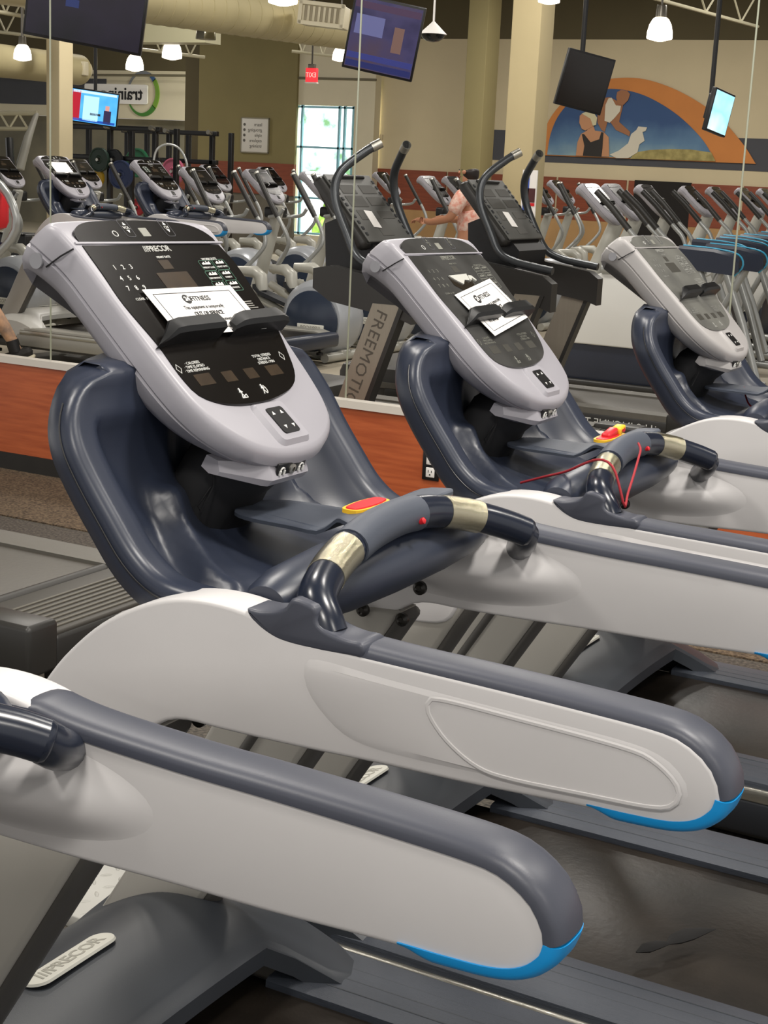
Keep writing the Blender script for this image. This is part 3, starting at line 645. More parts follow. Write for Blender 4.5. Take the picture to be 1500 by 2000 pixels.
def swap(root, names, m):
    for c in root.children:
        if c.name.split('.')[0] in names and c.data: 
            c.material_slots[0].link = 'OBJECT'; c.material_slots[0].material = m
        swap(c, names, m)
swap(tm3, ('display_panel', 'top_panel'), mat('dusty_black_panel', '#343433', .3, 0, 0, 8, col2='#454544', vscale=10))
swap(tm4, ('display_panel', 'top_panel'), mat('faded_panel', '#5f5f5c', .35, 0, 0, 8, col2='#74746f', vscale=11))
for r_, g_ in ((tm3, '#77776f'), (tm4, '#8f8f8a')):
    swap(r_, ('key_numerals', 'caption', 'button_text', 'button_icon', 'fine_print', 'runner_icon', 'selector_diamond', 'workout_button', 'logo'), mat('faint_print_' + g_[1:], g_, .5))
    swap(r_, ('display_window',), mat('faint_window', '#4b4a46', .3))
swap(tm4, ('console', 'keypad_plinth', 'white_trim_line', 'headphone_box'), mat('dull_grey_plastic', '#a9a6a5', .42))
# ------------------------------------------------------------------ notices, cords and clips on the front treadmills
def notice(name, M, wdt, hgt, label):                 # printed sheet lying on a console face; M is its frame
    r = empty(name, (0, 0, 0)); r.matrix_world = M; tag(r, label, 'sign', 'out of service notices')
    MB().box((0, 0, 0), (wdt, hgt, .0007)).build('sheet', paper_m, r)
    b = MB(); z = .0006; W2, H2, t = wdt / 2 - .014, hgt / 2 - .010, .0011
    for c, d in (((0, H2, z), (2 * W2, t, .0004)), ((0, -H2, z), (2 * W2, t, .0004)), ((W2, 0, z), (t, 2 * H2, .0004)), ((-W2, 0, z), (t, 2 * H2, .0004))): b.box(c, d)
    b.build('printed_border', text_k, r)
    T = lambda x, y: Matrix.Translation((x, y, .0006))
    k = hgt / .11
    d = MB().rev([(.0001, 0), (.0105 * k, 0), (.0105 * k, .0004), (.0001, .0004)], n=28).xf(T(-.031 * k, .027 * k)).build('logo_disc', text_k, r)
    txt('logo_numeral', '24', Matrix.Translation((0, 0, .0006)) @ T(-.031 * k, .027 * k), .0135 * k, paper_m, r, bold=.0004)
    txt('logo_name', 'FITNESS', T(.0085 * k, .027 * k), .0155 * k, text_k, r, sx=1.05, bold=.0002)
    txt('notice_text', 'This equipment is temporarily', T(0, .007 * k), .0118 * k, text_k, r, sx=.8)
    txt('notice_headline', 'OUT OF SERVICE', T(0, -.0085 * k), .0128 * k, text_k, r, sx=.86, bold=.0003)
    txt('notice_text', 'We apologize for any inconvenience', T(0, -.024 * k), .0118 * k, text_k, r, sx=.8)
    return r
def face_world(root, u, v, off, rot=0.0, tilt=0.0): return root.matrix_basis @ fmat(u, v, off, rot) @ Matrix.Rotation(tilt, 4, 'X')
pa, pb_ = fuv(266, 573), fuv(434, 564)
notice('out_of_service_notice', face_world(tm, (pa[0] + pb_[0]) / 2 + .012, (pa[1] + pb_[1]) / 2 + .0425, .0075, -.02, -.06), .206, .088, 'white printed notice upright in the reading rack of the large middle console')
notice('out_of_service_notice', face_world(tm3, .012, .146, .0075, .15, -.05), .206, .112, 'white printed notice tilted askew behind the rack of the second console from the left')
fb = {c.name.split('.')[0]: c for c in tm3.children}['console']
facemb([(-.058, .058), (-.02, .056), (.024, .058), (.03, .075), (.02, .095), (-.01, .1), (-.04, .094), (-.06, .08)], .0012, .002).build('broken_display', mat('broken_display_dark', '#2a251f', .2), fb)
facemb([(-.058, .058), (.022, .057), (.014, .074), (-.006, .072), (-.022, .082), (-.040, .072)], .002, .0045).build('peeled_film', mat('peeled_film', '#c9c9c2', .25), fb)
facemb([(.022, .062), (.034, .064), (.042, .075), (.038, .078), (.028, .07), (.018, .076), (.016, .071)], .002, .006).build('peeled_film', MATS['peeled_film'], fb)
def cord(label, pts, r=.0023):
    o = MB().tube(cr([Vector(p) for p in pts], 50), r, 8).build('safety_cord', lanyard_m, None, 60); tag(o, label, 'cord')
L3 = lambda px, py, dy: Uy(px, py, M2.y + 1.0 + dy)
cord('long dark red cord draped over the handlebar below the raised red clip', [L3(1017, 943, -.18), L3(1060, 932, -.2), L3(1105, 921, -.23), L3(1140, 906, -.27), L3(1165, 898, -.30), L3(1185, 901, -.31), L3(1200, 918, -.32), L3(1211, 955, -.325), L3(1220, 990, -.325), L3(1226, 965, -.29), L3(1237, 930, -.22), L3(1247, 895, -.14), L3(1251, 878, -.1), L3(1247, 866, -.07)])
L4 = lambda px, py, dy: Uy(px, py, M2.y + 2.279 + dy)
cord('short dark red cord hanging on the tray of the farthest treadmill', [L4(1453, 756, .03), L4(1456, 772, .02), L4(1462, 788, .0), L4(1472, 798, -.03), L4(1482, 812, -.08)])
# raised red clip on the second treadmill's stop plate
c = empty('stop_clip', L3(1198, 852, 0.0), 0, 'red and yellow safety clip standing on the stop plate beside the long red cord', 'clip')
MB().box((0, -.035, .012), (.03, .075, .024), Matrix.Rotation(.18, 3, 'X'), .007).build('red_body', red_m, c)
y_ = MB().box((.004, .03, .018), (.032, .05, .024), Matrix.Rotation(.15, 3, 'X'), .006).build('yellow_end', yellow_m, c)
MB().loft([[Vector((.0212, .03 + a, .018 + b)) for a, b in ((-.012, .004), (.004, .004), (.004, .009), (.016, 0), (.004, -.009), (.004, -.004), (-.012, -.004))], [Vector((.0222, .03 + a, .018 + b)) for a, b in ((-.012, .004), (.004, .004), (.004, .009), (.016, 0), (.004, -.009), (.004, -.004), (-.012, -.004))]]).build('arrow', red_m, y_)
MB().box((0, 0, -.002), (.05, .15, .006), r=.002).build('yellow_base', yellow_m, c); c.scale = (.62, .62, .62)
# wall outlet on the wood panel
P = Uy(843, 910, YW)
o = empty('wall_outlet', (P.x, YW - .002, P.z), 0, 'black outlet plate with two white sockets on the cherry wood panel', 'outlet')
MB().box((0, -.004, 0), (.082, .008, .128), r=.003).build('cover_plate', black_p, o)
for dz in (.028, -.028):
    s_ = MB().box((0, -.009, dz), (.042, .006, .044), r=.0028).build('socket', paper_m, o)
    for dx, d in ((-.008, (.003, .002, .011)), (.008, (.003, .002, .009))): MB().box((dx, -.0125, dz + .005), d).build('slot', text_k, s_)
    MB().box((0, -.0125, dz - .010), (.006, .002, .006)).build('ground_hole', text_k, s_)
MB().box((0, -.006, .068), (.06, .012, .01), r=.002).build('top_clip', paper_m, o)
# diamond tread plate on the floor
tp_m = mat('diamond_plate_steel', '#a3a29c', .4, 0, .05, 4)
A = Uz(215, 1712, .03)
o = empty('tread_plate', (A.x, A.y, .0), 0, 'silver diamond tread plate on the floor behind the dark badge hood', 'plate')
MB().box((-.10, -.02, .015), (.62, .34, .03), r=.003).build('plate', tp_m, o)
lug = MB()
for i in range(15):
    for j in range(8):
        x, y = -.39 + i * .042, -.168 + j * .042; a = .8 if (i + j) % 2 else -.8
        lug.add(*(lambda t: (t.v, t.f))(MB().rev([(.0001, 0), (.5, 0), (.35, .8), (.0001, 1)], n=8).xf(Matrix.Translation((x, y, .03)) @ Matrix.Rotation(a, 4, 'Z') @ Matrix.Diagonal((.030, .010, .0025, 1)))))
lug.build('raised_lugs', tp_m, o)
# tear in the second treadmill's belt: a curled lip of rubber
tp = [Uz(x, y, .2245) for x, y in ((1243, 1860), (1262, 1852), (1285, 1845), (1305, 1842), (1320, 1834), (1345, 1825), (1375, 1818), (1398, 1815))]
t = MB().tube(tp, [.002, .014, .012, .005, .016, .018, .010, .001], 8, flat=.5).build('belt_tear', mat('torn_rubber', '#050404', .9), tm3, 60)
t.matrix_parent_inverse = tm3.matrix_basis.inverted(); tag(t, 'jagged black tear in the belt')
t2 = MB().tube([p + Vector((0, .008, .004)) for p in tp[3:]], [.001, .006, .009, .007, .001], 8, flat=.5).build('torn_edge', mat('frayed_rubber', '#6b6154', .8), t, 60); t2.matrix_parent_inverse = t.matrix_basis.inverted() @ tm3.matrix_basis.inverted()
# ------------------------------------------------------------------ incline trainers
taupe = mat('taupe_metal', '#918a7d', .35, .3, .03, 4, .08, 60, stretch=(30, 1, 1))
char = mat('charcoal_paint', '#2c2b29', .4); char2 = mat('graphite_console', '#5b5b58', .5, 0, .05, 5); hand_m = mat('graphite_handle', '#4a4d50', .3, .5)
plate_m = mat('cream_side_plate', '#c9c4b6', .4, .2)
def incline_trainer():
    R = empty('incline_trainer', (0, 0, 0))
    # tilted console
    cm = Matrix.Translation((-.02, 0, 1.40)) @ Matrix.Rotation(math.radians(48), 4, 'Y')
    con = MB().box((0, 0, -.03), (.46, .54, .07), r=.03).xf(cm).build('console', char, R, 35)
    MB().box((0, 0, .008), (.44, .48, .012), r=.005).xf(cm).build('console_face', char2, con)
    MB().box((-.20, 0, .018), (.022, .30, .014), r=.005).xf(cm).build('ledge', black_p, con)
    for x, y, w_, d_ in ((-.12, -.11, .05, .14), (-.12, .10, .05, .14), (-.04, -.11, .05, .14), (-.04, .09, .06, .18), (.05, -.12, .05, .12), (.05, .09, .05, .16), (.13, 0, .04, .28)): MB().box((x, y, .0148), (d_ * .4, w_ * 3, .002)).xf(cm).build('key_field', mat('console_keys', '#4b4a46', .5), con)
    for y in (-.222, .222):
        k = MB()
        for i in range(10): k.box((-.17 + i * .038, y, .016), (.018, .02, .004))
        k.xf(cm).build('key_column', mat('key_dark', '#26282b', .4), con)
    neck = MB().loft([[Vector((-.14, y, 1.0)), Vector((.16, y, 1.0)), Vector((.18, y, 1.18)), Vector((-.02, y, 1.38)), Vector((-.16, y, 1.32))] for y in (-.2, .2)]).build('console_neck', black_p, R, 30)
    for sg in (-1, 1):
        h = cr([Vector(p) for p in ((.12, sg * .14, 1.74), (.06, sg * .20, 1.69), (-.03, sg * .29, 1.58), (-.03, sg * .325, 1.45), (.05, sg * .33, 1.28), (.12, sg * .34, 1.17), (.22, sg * .345, 1.125), (.34, sg * .35, 1.105), (.46, sg * .352, 1.09))], 40)
        hh = MB().tube(h, .023, 14).build('handle', hand_m, R, 60)
        MB().tube(h[:3], .0255, 14).build('handle_cap', alu, hh, 60)
        MB().loft([[(x, sg * (.365 + dy), z) for dy, z in ((-.05, 0), (.035, 0), (.035, d), (-.05, d))] for x, z0, d in ((-.3, 0, -.2), (.1, 0, -.2), (.75, 0, -.14)) for z in (0,)][0:0] or [[Vector((x, sg * (.365 + dy), zz)) for dy, zz in ((-.05, zt), (.035, zt), (.035, zb), (-.05, zb))] for x, zt, zb in ((-.10, 1.10, 1.0), (.0, 1.12, .94), (.42, 1.06, .88), (.48, 1.02, .86))]).build('arm_rail', char, R, 30)
        po = MB().loft([[Vector((x + dx, sg * .372 + dy, z)) for dx, dy in ((0, -.035), (.16, -.035), (.16, .035), (0, .035))] for x, z in ((.26, .95), (-.06, .06))]).build('upright_post', taupe, R, 30)
        MB().loft([[Vector((x + dx, sg * .372 + dy, z)) for dx, dy in ((.155, -.038), (.18, -.038), (.18, .038), (.155, .038))] for x, z in ((.26, .95), (-.06, .06))]).build('post_edge', char, po, 30)
        ax = Vector((-.32, 0, -.89)).normalized(); ux = Vector((ax.z, 0, -ax.x)) * -1
        if sg < 0:      # side lettering faces outward
            M = Matrix(((-ax.x, -ux.x * 1, 0, .215), (0, 0, -1, -.408), (-ax.z, -ux.z, 0, .63), (0, 0, 0, 1)))
        else: M = Matrix(((ax.x, ux.x, 0, .215), (0, 0, 1, .408), (ax.z, ux.z, 0, .63), (0, 0, 0, 1)))
        txt('side_lettering', 'FREEMOTION', M @ Matrix.Rotation(0, 4, 'Z'), .092, mat('taupe_dark_print', '#4f4a42', .5), po, sx=1.05, space=1.05)
        MB().loft([[Vector((x, sg * y, z)) for y, z in ((.28, .32), (.415, .32), (.415, .355), (.28, .355))] for x in (-.75, 1.22)]).build('side_rail', mat('grey_step_rail', '#5f5c55', .5, 0, .05, 20, .3, 40, stretch=(1, 30, 1)), R, 30)
        d = MB().box((.35, sg * .408, .275), (1.8, .02, .095), r=.004).build('deck_side', char, R)
        txt('side_lettering', 'i11.9 INCLINE TRAINER', Matrix(((-sg, 0, 0, .85), (0, 0, sg, sg * .4185), (0, 1, 0, .275), (0, 0, 0, 1))), .062, text_w, d)
        MB().prism([(.55, .25), (1.18, .25), (1.40, .26), (1.44, .16), (1.40, .05), (1.30, .04), (1.1, .10), (.7, .14)], .385, .405, .004).xf(Matrix.Diagonal((1, sg, 1, 1))).build('lift_plate', plate_m, R, 30)
        MB().rev([(.018, 0), (.018, .02)], n=14).xf(Matrix.Translation((1.36, sg * .40, .21)) @ Matrix.Rotation(-sg * math.pi / 2, 4, 'X')).build('pivot_bolt', alu, R)
        MB().box((1.345, sg * .36, .295), (.26, .125, .15), r=.015).build('rear_corner_cap', char, R)
    MB().box((.22, 0, .33), (1.88, .58, .03), r=.014).build('running_belt', mat('grey_worn_belt', '#48443d', .5, 0, .08, 3, .4, 60), R)
    MB().tube([(1.165, -.28, .318), (1.165, .28, .318)], .036, 18).build('roller', mat('black_roller', '#2b2926', .5), R, 60)
    st = MB().box((1.33, 0, .325), (.27, .60, .03), Matrix.Rotation(.08, 3, 'Y'), .006).build('rear_step', mat('grey_rear_step', '#3f3c37', .5), R)
    for k in range(8): MB().box((1.27 + k * .024, 0, .3460 - k * .0019), (.010, .54, .006), r=.002).build('tread_rib', mat('grey_rib', '#5b574e', .5), st)
    MB().box((1.45, 0, .25), (.05, .62, .14), r=.012).build('rear_panel', char, R)
    MB().box((-.55, 0, .28), (.7, .80, .34), r=.06).build('motor_housing', mat('dark_housing', '#3a3835', .5), R, 35)
    MB().box((.2, 0, .06), (2.0, .62, .08), r=.02).build('base_frame', plate_m, R)
    for x in (-.7, 1.1):
        for y in (-.3, .3): MB().box((x, y, .015), (.1, .08, .03), r=.008).build('foot', black_p, R)
    return R
it = incline_trainer(); bpy.context.view_layer.update(); index(it)
it.location = (-4.18, 3.46, 0); tag(it, 'black incline trainer at the left edge, its ribbed rear step and worn belt in view', 'treadmill', 'incline trainers')
put(it, -4.04, 7.20, 0, 0, 'reflected incline trainer with a small white card on its grey console', 'incline trainers', True)
f2 = put(it, -3.84, 8.50, 0, 0, 'reflected incline trainer in front of the person in the floral shirt', 'incline trainers', True)
for (x, y, lab) in ((-4.04, 7.20, 'small white card stuck on the nearer reflected grey console'), (-3.84, 8.50, 'small white card on the reflected console before the floral shirt')):
    o = MB().box((0, 0, 0), (.11, .075, .002)).build('paper_card', paper_m); o.matrix_world = Matrix.Translation((x, y, 0)) @ Matrix.Translation((-.02, 0, 1.40)) @ Matrix.Rotation(math.radians(48), 4, 'Y') @ Matrix.Translation((.08, -.06, .0175)) @ Matrix.Rotation(-.1, 4, 'Z'); tag(o, lab, 'card')
# ------------------------------------------------------------------ reflected treadmills of the same make
RT = []
def at_depth(px, py, D, lx, lz_): P = Ud(px, py, D); return P.x - lx, P.y, P.z - lz_
for px, py, D, lab in ((160, 391, 11.9, 'reflected treadmill with a white sheet on its console, left of the cream pillar base'), (342, 392, 12.65, 'reflected treadmill with a bare black console, below the round green sign')):
    x, y, z = at_depth(px, py, D, -.1, 1.21); rt_ = put(tm, x, y, min(.045, max(0, z)), 0, lab, 'reflected treadmills', True); swap(rt_, ('motor_hood',), mat('pale_hood_plastic', '#b9b8b2', .4)); swap(rt_, ('side_skirt', 'side_rail'), mat('pale_side_skirt', '#9c9a92', .4, .2)); RT.append(rt_)
x0_, y0_, _z = at_depth(160, 391, 11.9, -.1, 1.21)
o = MB().box((0, 0, 0), (.20, .115, .002)).build('paper_sheet', paper_m); o.matrix_world = Matrix.Translation((x0_, y0_, .03)) @ fmat(-.0, .07, .012); tag(o, 'blank looking white sheet on the reflected console left of the cream pillar', 'sheet')
# ------------------------------------------------------------------ ellipticals
frame_m = mat('silver_frame_paint', '#b4b3aa', .35, .1); tube_m = mat('silver_tube', '#a6a8a6', .3, .4); drum_m = mat('silver_drum', '#a9adb3', .3, .15); drum_n = mat('navy_drum_cover', '#2b3444', .25)
def lite_console(R, off, sc_=1.0):
    src = {c.name.split('.')[0]: c for c in tm.children}['console']
    sub = {c.name.split('.')[0]: c for c in src.children}
    M = Matrix.Translation(off) @ Matrix.Scale(sc_, 4)
    c = bpy.data.objects.new('console', src.data); link(c, R); c.matrix_local = M
    for nm in ('display_panel', 'top_panel', 'arrow_keypad', 'keypad_plinth'):
        d = bpy.data.objects.new(nm, sub[nm].data); link(d, c)
    for q in [x for x in src.children if x.name.split('.')[0] in ('reading_rack', 'display_window')]:
        d = bpy.data.objects.new(q.name.split('.')[0], q.data); link(d, c)
    return c
def elliptical():
    R = empty('elliptical_trainer', (0, 0, 0))
    MB().rev([(.03, -.185), (.20, -.185), (.28, -.175), (.315, -.14), (.33, -.06), (.33, .06), (.315, .14), (.27, .18), (.03, .185)], (0, 0, .345), 'Y', 40).build('drive_housing', drum_m, R, 40)
    for sg in (-1, 1):
        cv = MB().rev([(.0001, 0), (.252, 0), (.256, -.008), (.246, -.016), (.0001, -.018)], (0, 0, 0), 'Y', 36).xf(Matrix.Translation((.0, -.183, .325) if sg < 0 else (0, .183, .325)) @ Matrix.Diagonal((1, -sg, 1, 1))).build('round_cover', drum_n, R, 40)
        pl = MB().box((0, sg * .203, .27), (.26, .008, .062), r=.0035).build('name_plate', badge_m, cv)
        txt('name_lettering', '///PRECOR', Matrix(((-sg, 0, 0, 0), (0, 0, sg, sg * .2075), (0, 1, 0, .27), (0, 0, 0, 1))), .045, mat('plate_lettering', '#8f8d84', .5), pl, bold=.0008)
        y = sg * .24
        MB().tube([(-.22, y, .20), (-.40, y, .27), (-.85, y, .44), (-1.02, y, .52)], [.035, .042, .042, .035], 12).build('ramp_rail', frame_m, R, 60)
        MB().loft([[Vector((x, y + dy, z)) for dy, z in ((-.07, z0), (.07, z0), (.07, z0 + .035), (-.07, z0 + .035))] for x, z0 in ((-.42, .36), (-.78, .47), (-.84, .52))]).build('pedal', mat('black_pedal', '#24262a', .6), R, 30)
        MB().tube([(-.78, y, .50), (-.80, y, .62), (-.86, y, .66), (-1.04, sg * .2, .66)], [.05, .06, .055, .04], 12).build('pedal_link', frame_m, R, 60)
        g = MB().tube(cr([Vector(p) for p in ((-1.02, sg * .20, .62), (-.86, sg * .27, .80), (-.80, sg * .30, .92), (-.86, sg * .32, 1.06), (-1.0, sg * .32, 1.26), (-1.14, sg * .31, 1.48))], 24), .019, 10).build('swing_arm', tube_m, R, 60)
        MB().tube([(-.91, sg * .32, 1.13), (-1.0, sg * .32, 1.26), (-1.155, sg * .31, 1.50)], .024, 10).build('arm_grip', char, g, 60)
        MB().tube([(-1.155, sg * .31, 1.50), (-1.165, sg * .31, 1.515)], .026, 10).build('grip_cap', alu, g, 60)
    MB().tube([(-1.42, 0, .08), (-1.25, 0, .72), (-1.10, 0, 1.22)], [.07, .06, .05], 14).build('upright_post', frame_m, R, 60)
    MB().box((-1.14, 0, 1.16), (.1, .26, .1), r=.02).build('pivot_block', black_p, R)
    MB().tube(cr([Vector(p) for p in ((-.93, -.2, 1.2), (-.98, -.2, 1.14), (-1.1, -.17, 1.12), (-1.13, 0, 1.12), (-1.1, .17, 1.12), (-.98, .2, 1.14), (-.93, .2, 1.2))], 24), .017, 8).build('fixed_handle', tube_m, R, 60)
    lite_console(R, (-1.0, 0, .08), .95)
    MB().box((-.62, 0, .06), (1.75, .16, .08), r=.03).build('base_beam', frame_m, R)
    for x in (.22, -1.38): MB().tube([(x, -.32, .045), (x, .32, .045)], .04, 12).build('cross_foot', frame_m, R, 60)
    return R
el = elliptical(); bpy.context.view_layer.update(); index(el)
d1 = Uz(632, 703, 0); d1 += Vector((-.08, .10, 0)); el.location = (d1.x, d1.y, 0); el.scale = (1, -1, 1); tag(el, 'nearest reflected elliptical, its round navy cover with a pale plate in full view', 'elliptical', 'reflected ellipticals')
ES = [(1, 'reflected elliptical behind the nearest one, partly hidden by the taupe post'), (2, 'third reflected elliptical, its dome behind the second grey console')]
for k, lab in ES: put(el, d1.x + .02 * k, d1.y + .95 * k, 0, 0, lab, 'reflected ellipticals', True)
row2 = [(-3.05, -1.5, 'small reflected elliptical beside the racks, left of the bare black treadmill console'), (-3.0, -.4, 'small reflected elliptical between the two treadmill consoles and the red wheel'), (-2.95, .75, 'small reflected elliptical under the right edge of the round green sign'), (-2.9, 1.9, 'small reflected elliptical below the dark gap left of the wall list'), (-2.85, 3.05, 'small reflected elliptical below the white wall list'), (-2.8, 4.2, 'small reflected elliptical just left of the bright window'), (-2.75, 5.35, 'small reflected elliptical in front of the bright window')]
for dx, dy, lab in row2: put(el, d1.x + dx, d1.y + dy, 0, 0, lab, 'reflected ellipticals', True)
for px, D, lab in ((868, 16.8, 'reflected elliptical seen between the black handle and the person in the floral shirt'), (912, 18.2, 'reflected elliptical right in front of the person in the floral shirt'), (770, 20.8, 'small reflected elliptical between the two black handles')):
    P = Ud(px, 390, D); put(el, P.x + 1.15, P.y, 0, 0, lab, 'reflected ellipticals', True)
# ------------------------------------------------------------------ arm trainers on the right
wpan = mat('white_side_panel', '#dadad6', .35); cyan = mat('cyan_trim', '#3f9fc4', .35)
def arm_trainer(rich=False):
    R = empty('stride_trainer', (0, 0, 0))
    MB().box((-.15, 0, .30), (1.0, .46, .52), r=.05).build('drive_base', navy, R, 35)
    for sg in (-1, 1):
        MB().prism([(-.62, .34), (.30, .34), (.36, .40), (.40, .80), (.34, .86), (-.30, .92), (-.62, .80)], .235, .262, .012).xf(Matrix.Diagonal((1, sg, 1, 1))).build('side_panel', wpan, R, 30)
        ar = MB().loft([[Vector((x, sg * .33 + dy, z)) for dy, z in ((-.055, zb_), (.055, zb_), (.06, zt_), (.045, zt_ + .02), (-.045, zt_ + .02), (-.06, zt_))] for x, zb_, zt_ in ((.28, .985, 1.13), (.55, .97, 1.12), (.70, .96, 1.09), (.74, .99, 1.05))]).build('arm_housing', navy, R, 35)
        MB().tube(cr([Vector(p) for p in ((.30, sg * .33, 1.152), (.55, sg * .33, 1.142), (.72, sg * .33, 1.11), (.76, sg * .33, 1.03), (.70, sg * .33, .955))], 24), .012, 8, flat=.6).build('blue_trim', cyan, ar, 60)
        lg = MB().tube([(.42, sg * .33, 1.0), (.62, sg * .31, .55), (.78, sg * .29, .12)], .033, 12).build('leg_tube', tube_m, R, 60)
        MB().tube([(.60, sg * .33, .98), (.40, sg * .31, .55), (.22, sg * .29, .14)], .028, 12).build('leg_tube', tube_m, R, 60)
        MB().tube([(.20, sg * .29, .11), (.85, sg * .29, .09)], .034, 12).build('foot_link', tube_m, R, 60)
        MB().rev([(.0001, -.03), (.06, -.03), (.065, 0), (.06, .03), (.0001, .03)], (0, 0, 0), 'Y', 18).xf(Matrix.Translation((.22, sg * .29, .12))).build('pivot_hub', tube_m, R)
        g = MB().tube(cr([Vector(p) for p in ((.05, sg * .28, .95), (-.02, sg * .31, 1.12), (-.12, sg * .32, 1.22), (-.30, sg * .31, 1.40), (-.42, sg * .30, 1.50))], 20), .02, 10).build('swing_arm', tube_m, R, 60)
        MB().tube([(-.14, sg * .32, 1.24), (-.30, sg * .31, 1.40), (-.43, sg * .30, 1.51)], .026, 10).build('arm_grip', char, g, 60)
        n_ = MB().rev([(.0001, -.02), (.075, -.02), (.085, 0), (.075, .02), (.0001, .02)], (0, 0, 0), 'Y', 20).xf(Matrix.Translation((.30, sg * .25, .98))).build('pivot_cap', wpan, R)
        MB().tube([(-.35, sg * .25, .93), (.32, sg * .25, .96)], .045, 12).build('top_tube', tube_m, R, 60)
    MB().tube([(-.62, 0, .35), (-.50, 0, .9), (-.36, 0, 1.28)], [.09, .075, .06], 14).build('upright_post', frame_m, R, 60)
    lite_console(R, (-.22, 0, .06), .98)
    MB().box((0, 0, .03), (1.5, .5, .06), r=.02).build('base_frame', char, R)
    return R
at = arm_trainer(); bpy.context.view_layer.update(); index(at)
def place_at(px, D, lab, first=False):
    P = Ud(px, 392, D); x, y = P.x + .47, P.y
    if first: at.location = (x, y, 0); at.scale = (1, -1, 1); tag(at, lab, 'elliptical', 'reflected stride trainers')
    else: put(at, x, y, 0, 0, lab, 'reflected stride trainers', True)
AT = [(1182, 12.0, 'nearest reflected stride trainer, its white side panel beside the third console'), (1222, 13.4, 'reflected stride trainer with a pale console, second along the right hand row'), (1284, 14.6, 'reflected stride trainer in front of the dark doorway, third of the row'), (1366, 16.0, 'reflected stride trainer just left of the right mirror joint'), (1416, 17.2, 'reflected stride trainer just right of the right mirror joint'), (1470, 18.4, 'reflected stride trainer near the right picture edge, sixth of the row'), (1510, 19.6, 'farthest reflected stride trainer, cut by the right picture edge')]
for k, (px, D, lab) in enumerate(AT): place_at(px, D, lab, k == 0)
for px, D, lab in ((1070, 19.2, 'small dark reflected elliptical left of the black handle, by the mural'), (1112, 20.4, 'small dark reflected elliptical right of the black handle, by the mural')):
    P = Ud(px, 392, D); put(el, P.x + 1.15, P.y, 0, 0, lab, 'reflected ellipticals', True)
# ------------------------------------------------------------------ hanging screens
def tv(px4, D, yaw, size, label, pole_px, screen, tilt=.0, roll=0.0):
    P = Ud(px4[0], px4[1], D); r = empty('television', P, 0, label, 'television', 'hanging televisions')
    r.rotation_euler = (tilt, roll, yaw)
    W_, H_ = size
    MB().box((0, .022, 0), (W_, .045, H_), r=.006).build('casing', black_p, r)
    s = MB().box((0, -.002, 0), (W_ - .03, .004, H_ - .035)).build('screen', screen, r)
    MB().box((0, .07, .03), (.22, .06, .22), r=.01).build('bracket', black_p, r)
    Rm_ = r.rotation_euler.to_matrix(); inv = Rm_.inverted()
    base = Rm_ @ Vector((0, .11, .0)); topv = inv @ (Vector((base.x, base.y, 5.6 - P.z)) - Vector((0, 0, 0)))
    MB().tube([Vector((0, .11, -.02)), topv], .022, 10).build('ceiling_pole', black_p, r, 60)
    return r, s
def scr_mat(name, cols, strength, scale=2.2):
    m = bpy.data.materials.new(name); m.use_nodes = True; nt = m.node_tree; b = nt.nodes['Principled BSDF']; b.inputs['Base Color'].default_value = (.004, .004, .006, 1); b.inputs['Roughness'].default_value = .15
    tc = nt.nodes.new('ShaderNodeTexCoord'); n = nt.nodes.new('ShaderNodeTexNoise'); n.inputs['Scale'].default_value = scale; n.inputs['Detail'].default_value = 3; nt.links.new(tc.outputs['Object'], n.inputs['Vector'])
    rp = nt.nodes.new('ShaderNodeValToRGB'); e = rp.color_ramp.elements
    e[0].position = .3; e[0].color = lin(cols[0]); e[1].position = .7; e[1].color = lin(cols[-1])
    for i, c in enumerate(cols[1:-1]): q = e.new(.3 + .4 * (i + 1) / (len(cols) - 1)); q.color = lin(c)
    nt.links.new(n.outputs[0], rp.inputs[0]); nt.links.new(rp.outputs[0], b.inputs['Emission Color']); b.inputs['Emission Strength'].default_value = strength
    return m
def scr_part(s, name, c, d, col, k=1.0): MB().box((c[0], -.0055, c[1]), (d[0], .003, d[1])).build(name, mat('screen_' + col[1:], '#050505', .3, emit=(col, k)), s)
r, s = tv((167, 18), 9.2, .50, (.72, .42), 'dark hanging television at the top left, cut by the top edge', None, scr_mat('dim_screen', ('#120a14', '#1c1426', '#0a0a10'), .5), .12, .14)
scr_part(s, 'screen_logo', (-.08, .02), (.08, .045), '#2d3a6e', .5)
r, s = tv((184, 210), 19.2, .55, (.60, .42), 'hanging television with a blue and red bright screen before the training sign', None, scr_mat('blue_screen', ('#2f8fd8', '#56aee8', '#3a9adf'), .95), .08, .10)
scr_part(s, 'screen_banner', (-.225, 0), (.10, .36), '#a01428'); scr_part(s, 'screen_panel', (-.04, -.02), (.19, .30), '#a9d4ec'); scr_part(s, 'screen_caption', (0, -.17), (.54, .03), '#1848a0'); scr_part(s, 'screen_header', (0, .172), (.54, .03), '#b9d2ea')
scr_part(s, 'screen_person', (.17, -.10), (.09, .16), '#2a2440'); scr_part(s, 'screen_face', (.165, .01), (.05, .06), '#c08a80'); scr_part(s, 'screen_ticker', (.02, -.085), (.13, .028), '#20242c')
r, s = tv((749, 74), 10.6, .42, (.50, .50), 'large hanging television with a dim violet news picture, right of the mirror joint', None, scr_mat('violet_screen', ('#1a1830', '#3d3858', '#4a3b45'), .75, 3), .14, .17)
scr_part(s, 'screen_caption', (0, -.15), (.46, .04), '#2b2f66', .9); scr_part(s, 'screen_strip', (0, -.205), (.46, .04), '#1c2150', .9); scr_part(s, 'screen_header', (0, .19), (.46, .045), '#433046', .8); scr_part(s, 'screen_anchor', (.10, .0), (.07, .17), '#6a5048', .8); scr_part(s, 'screen_picture', (-.11, .06), (.2, .13), '#5b5c84', .8)
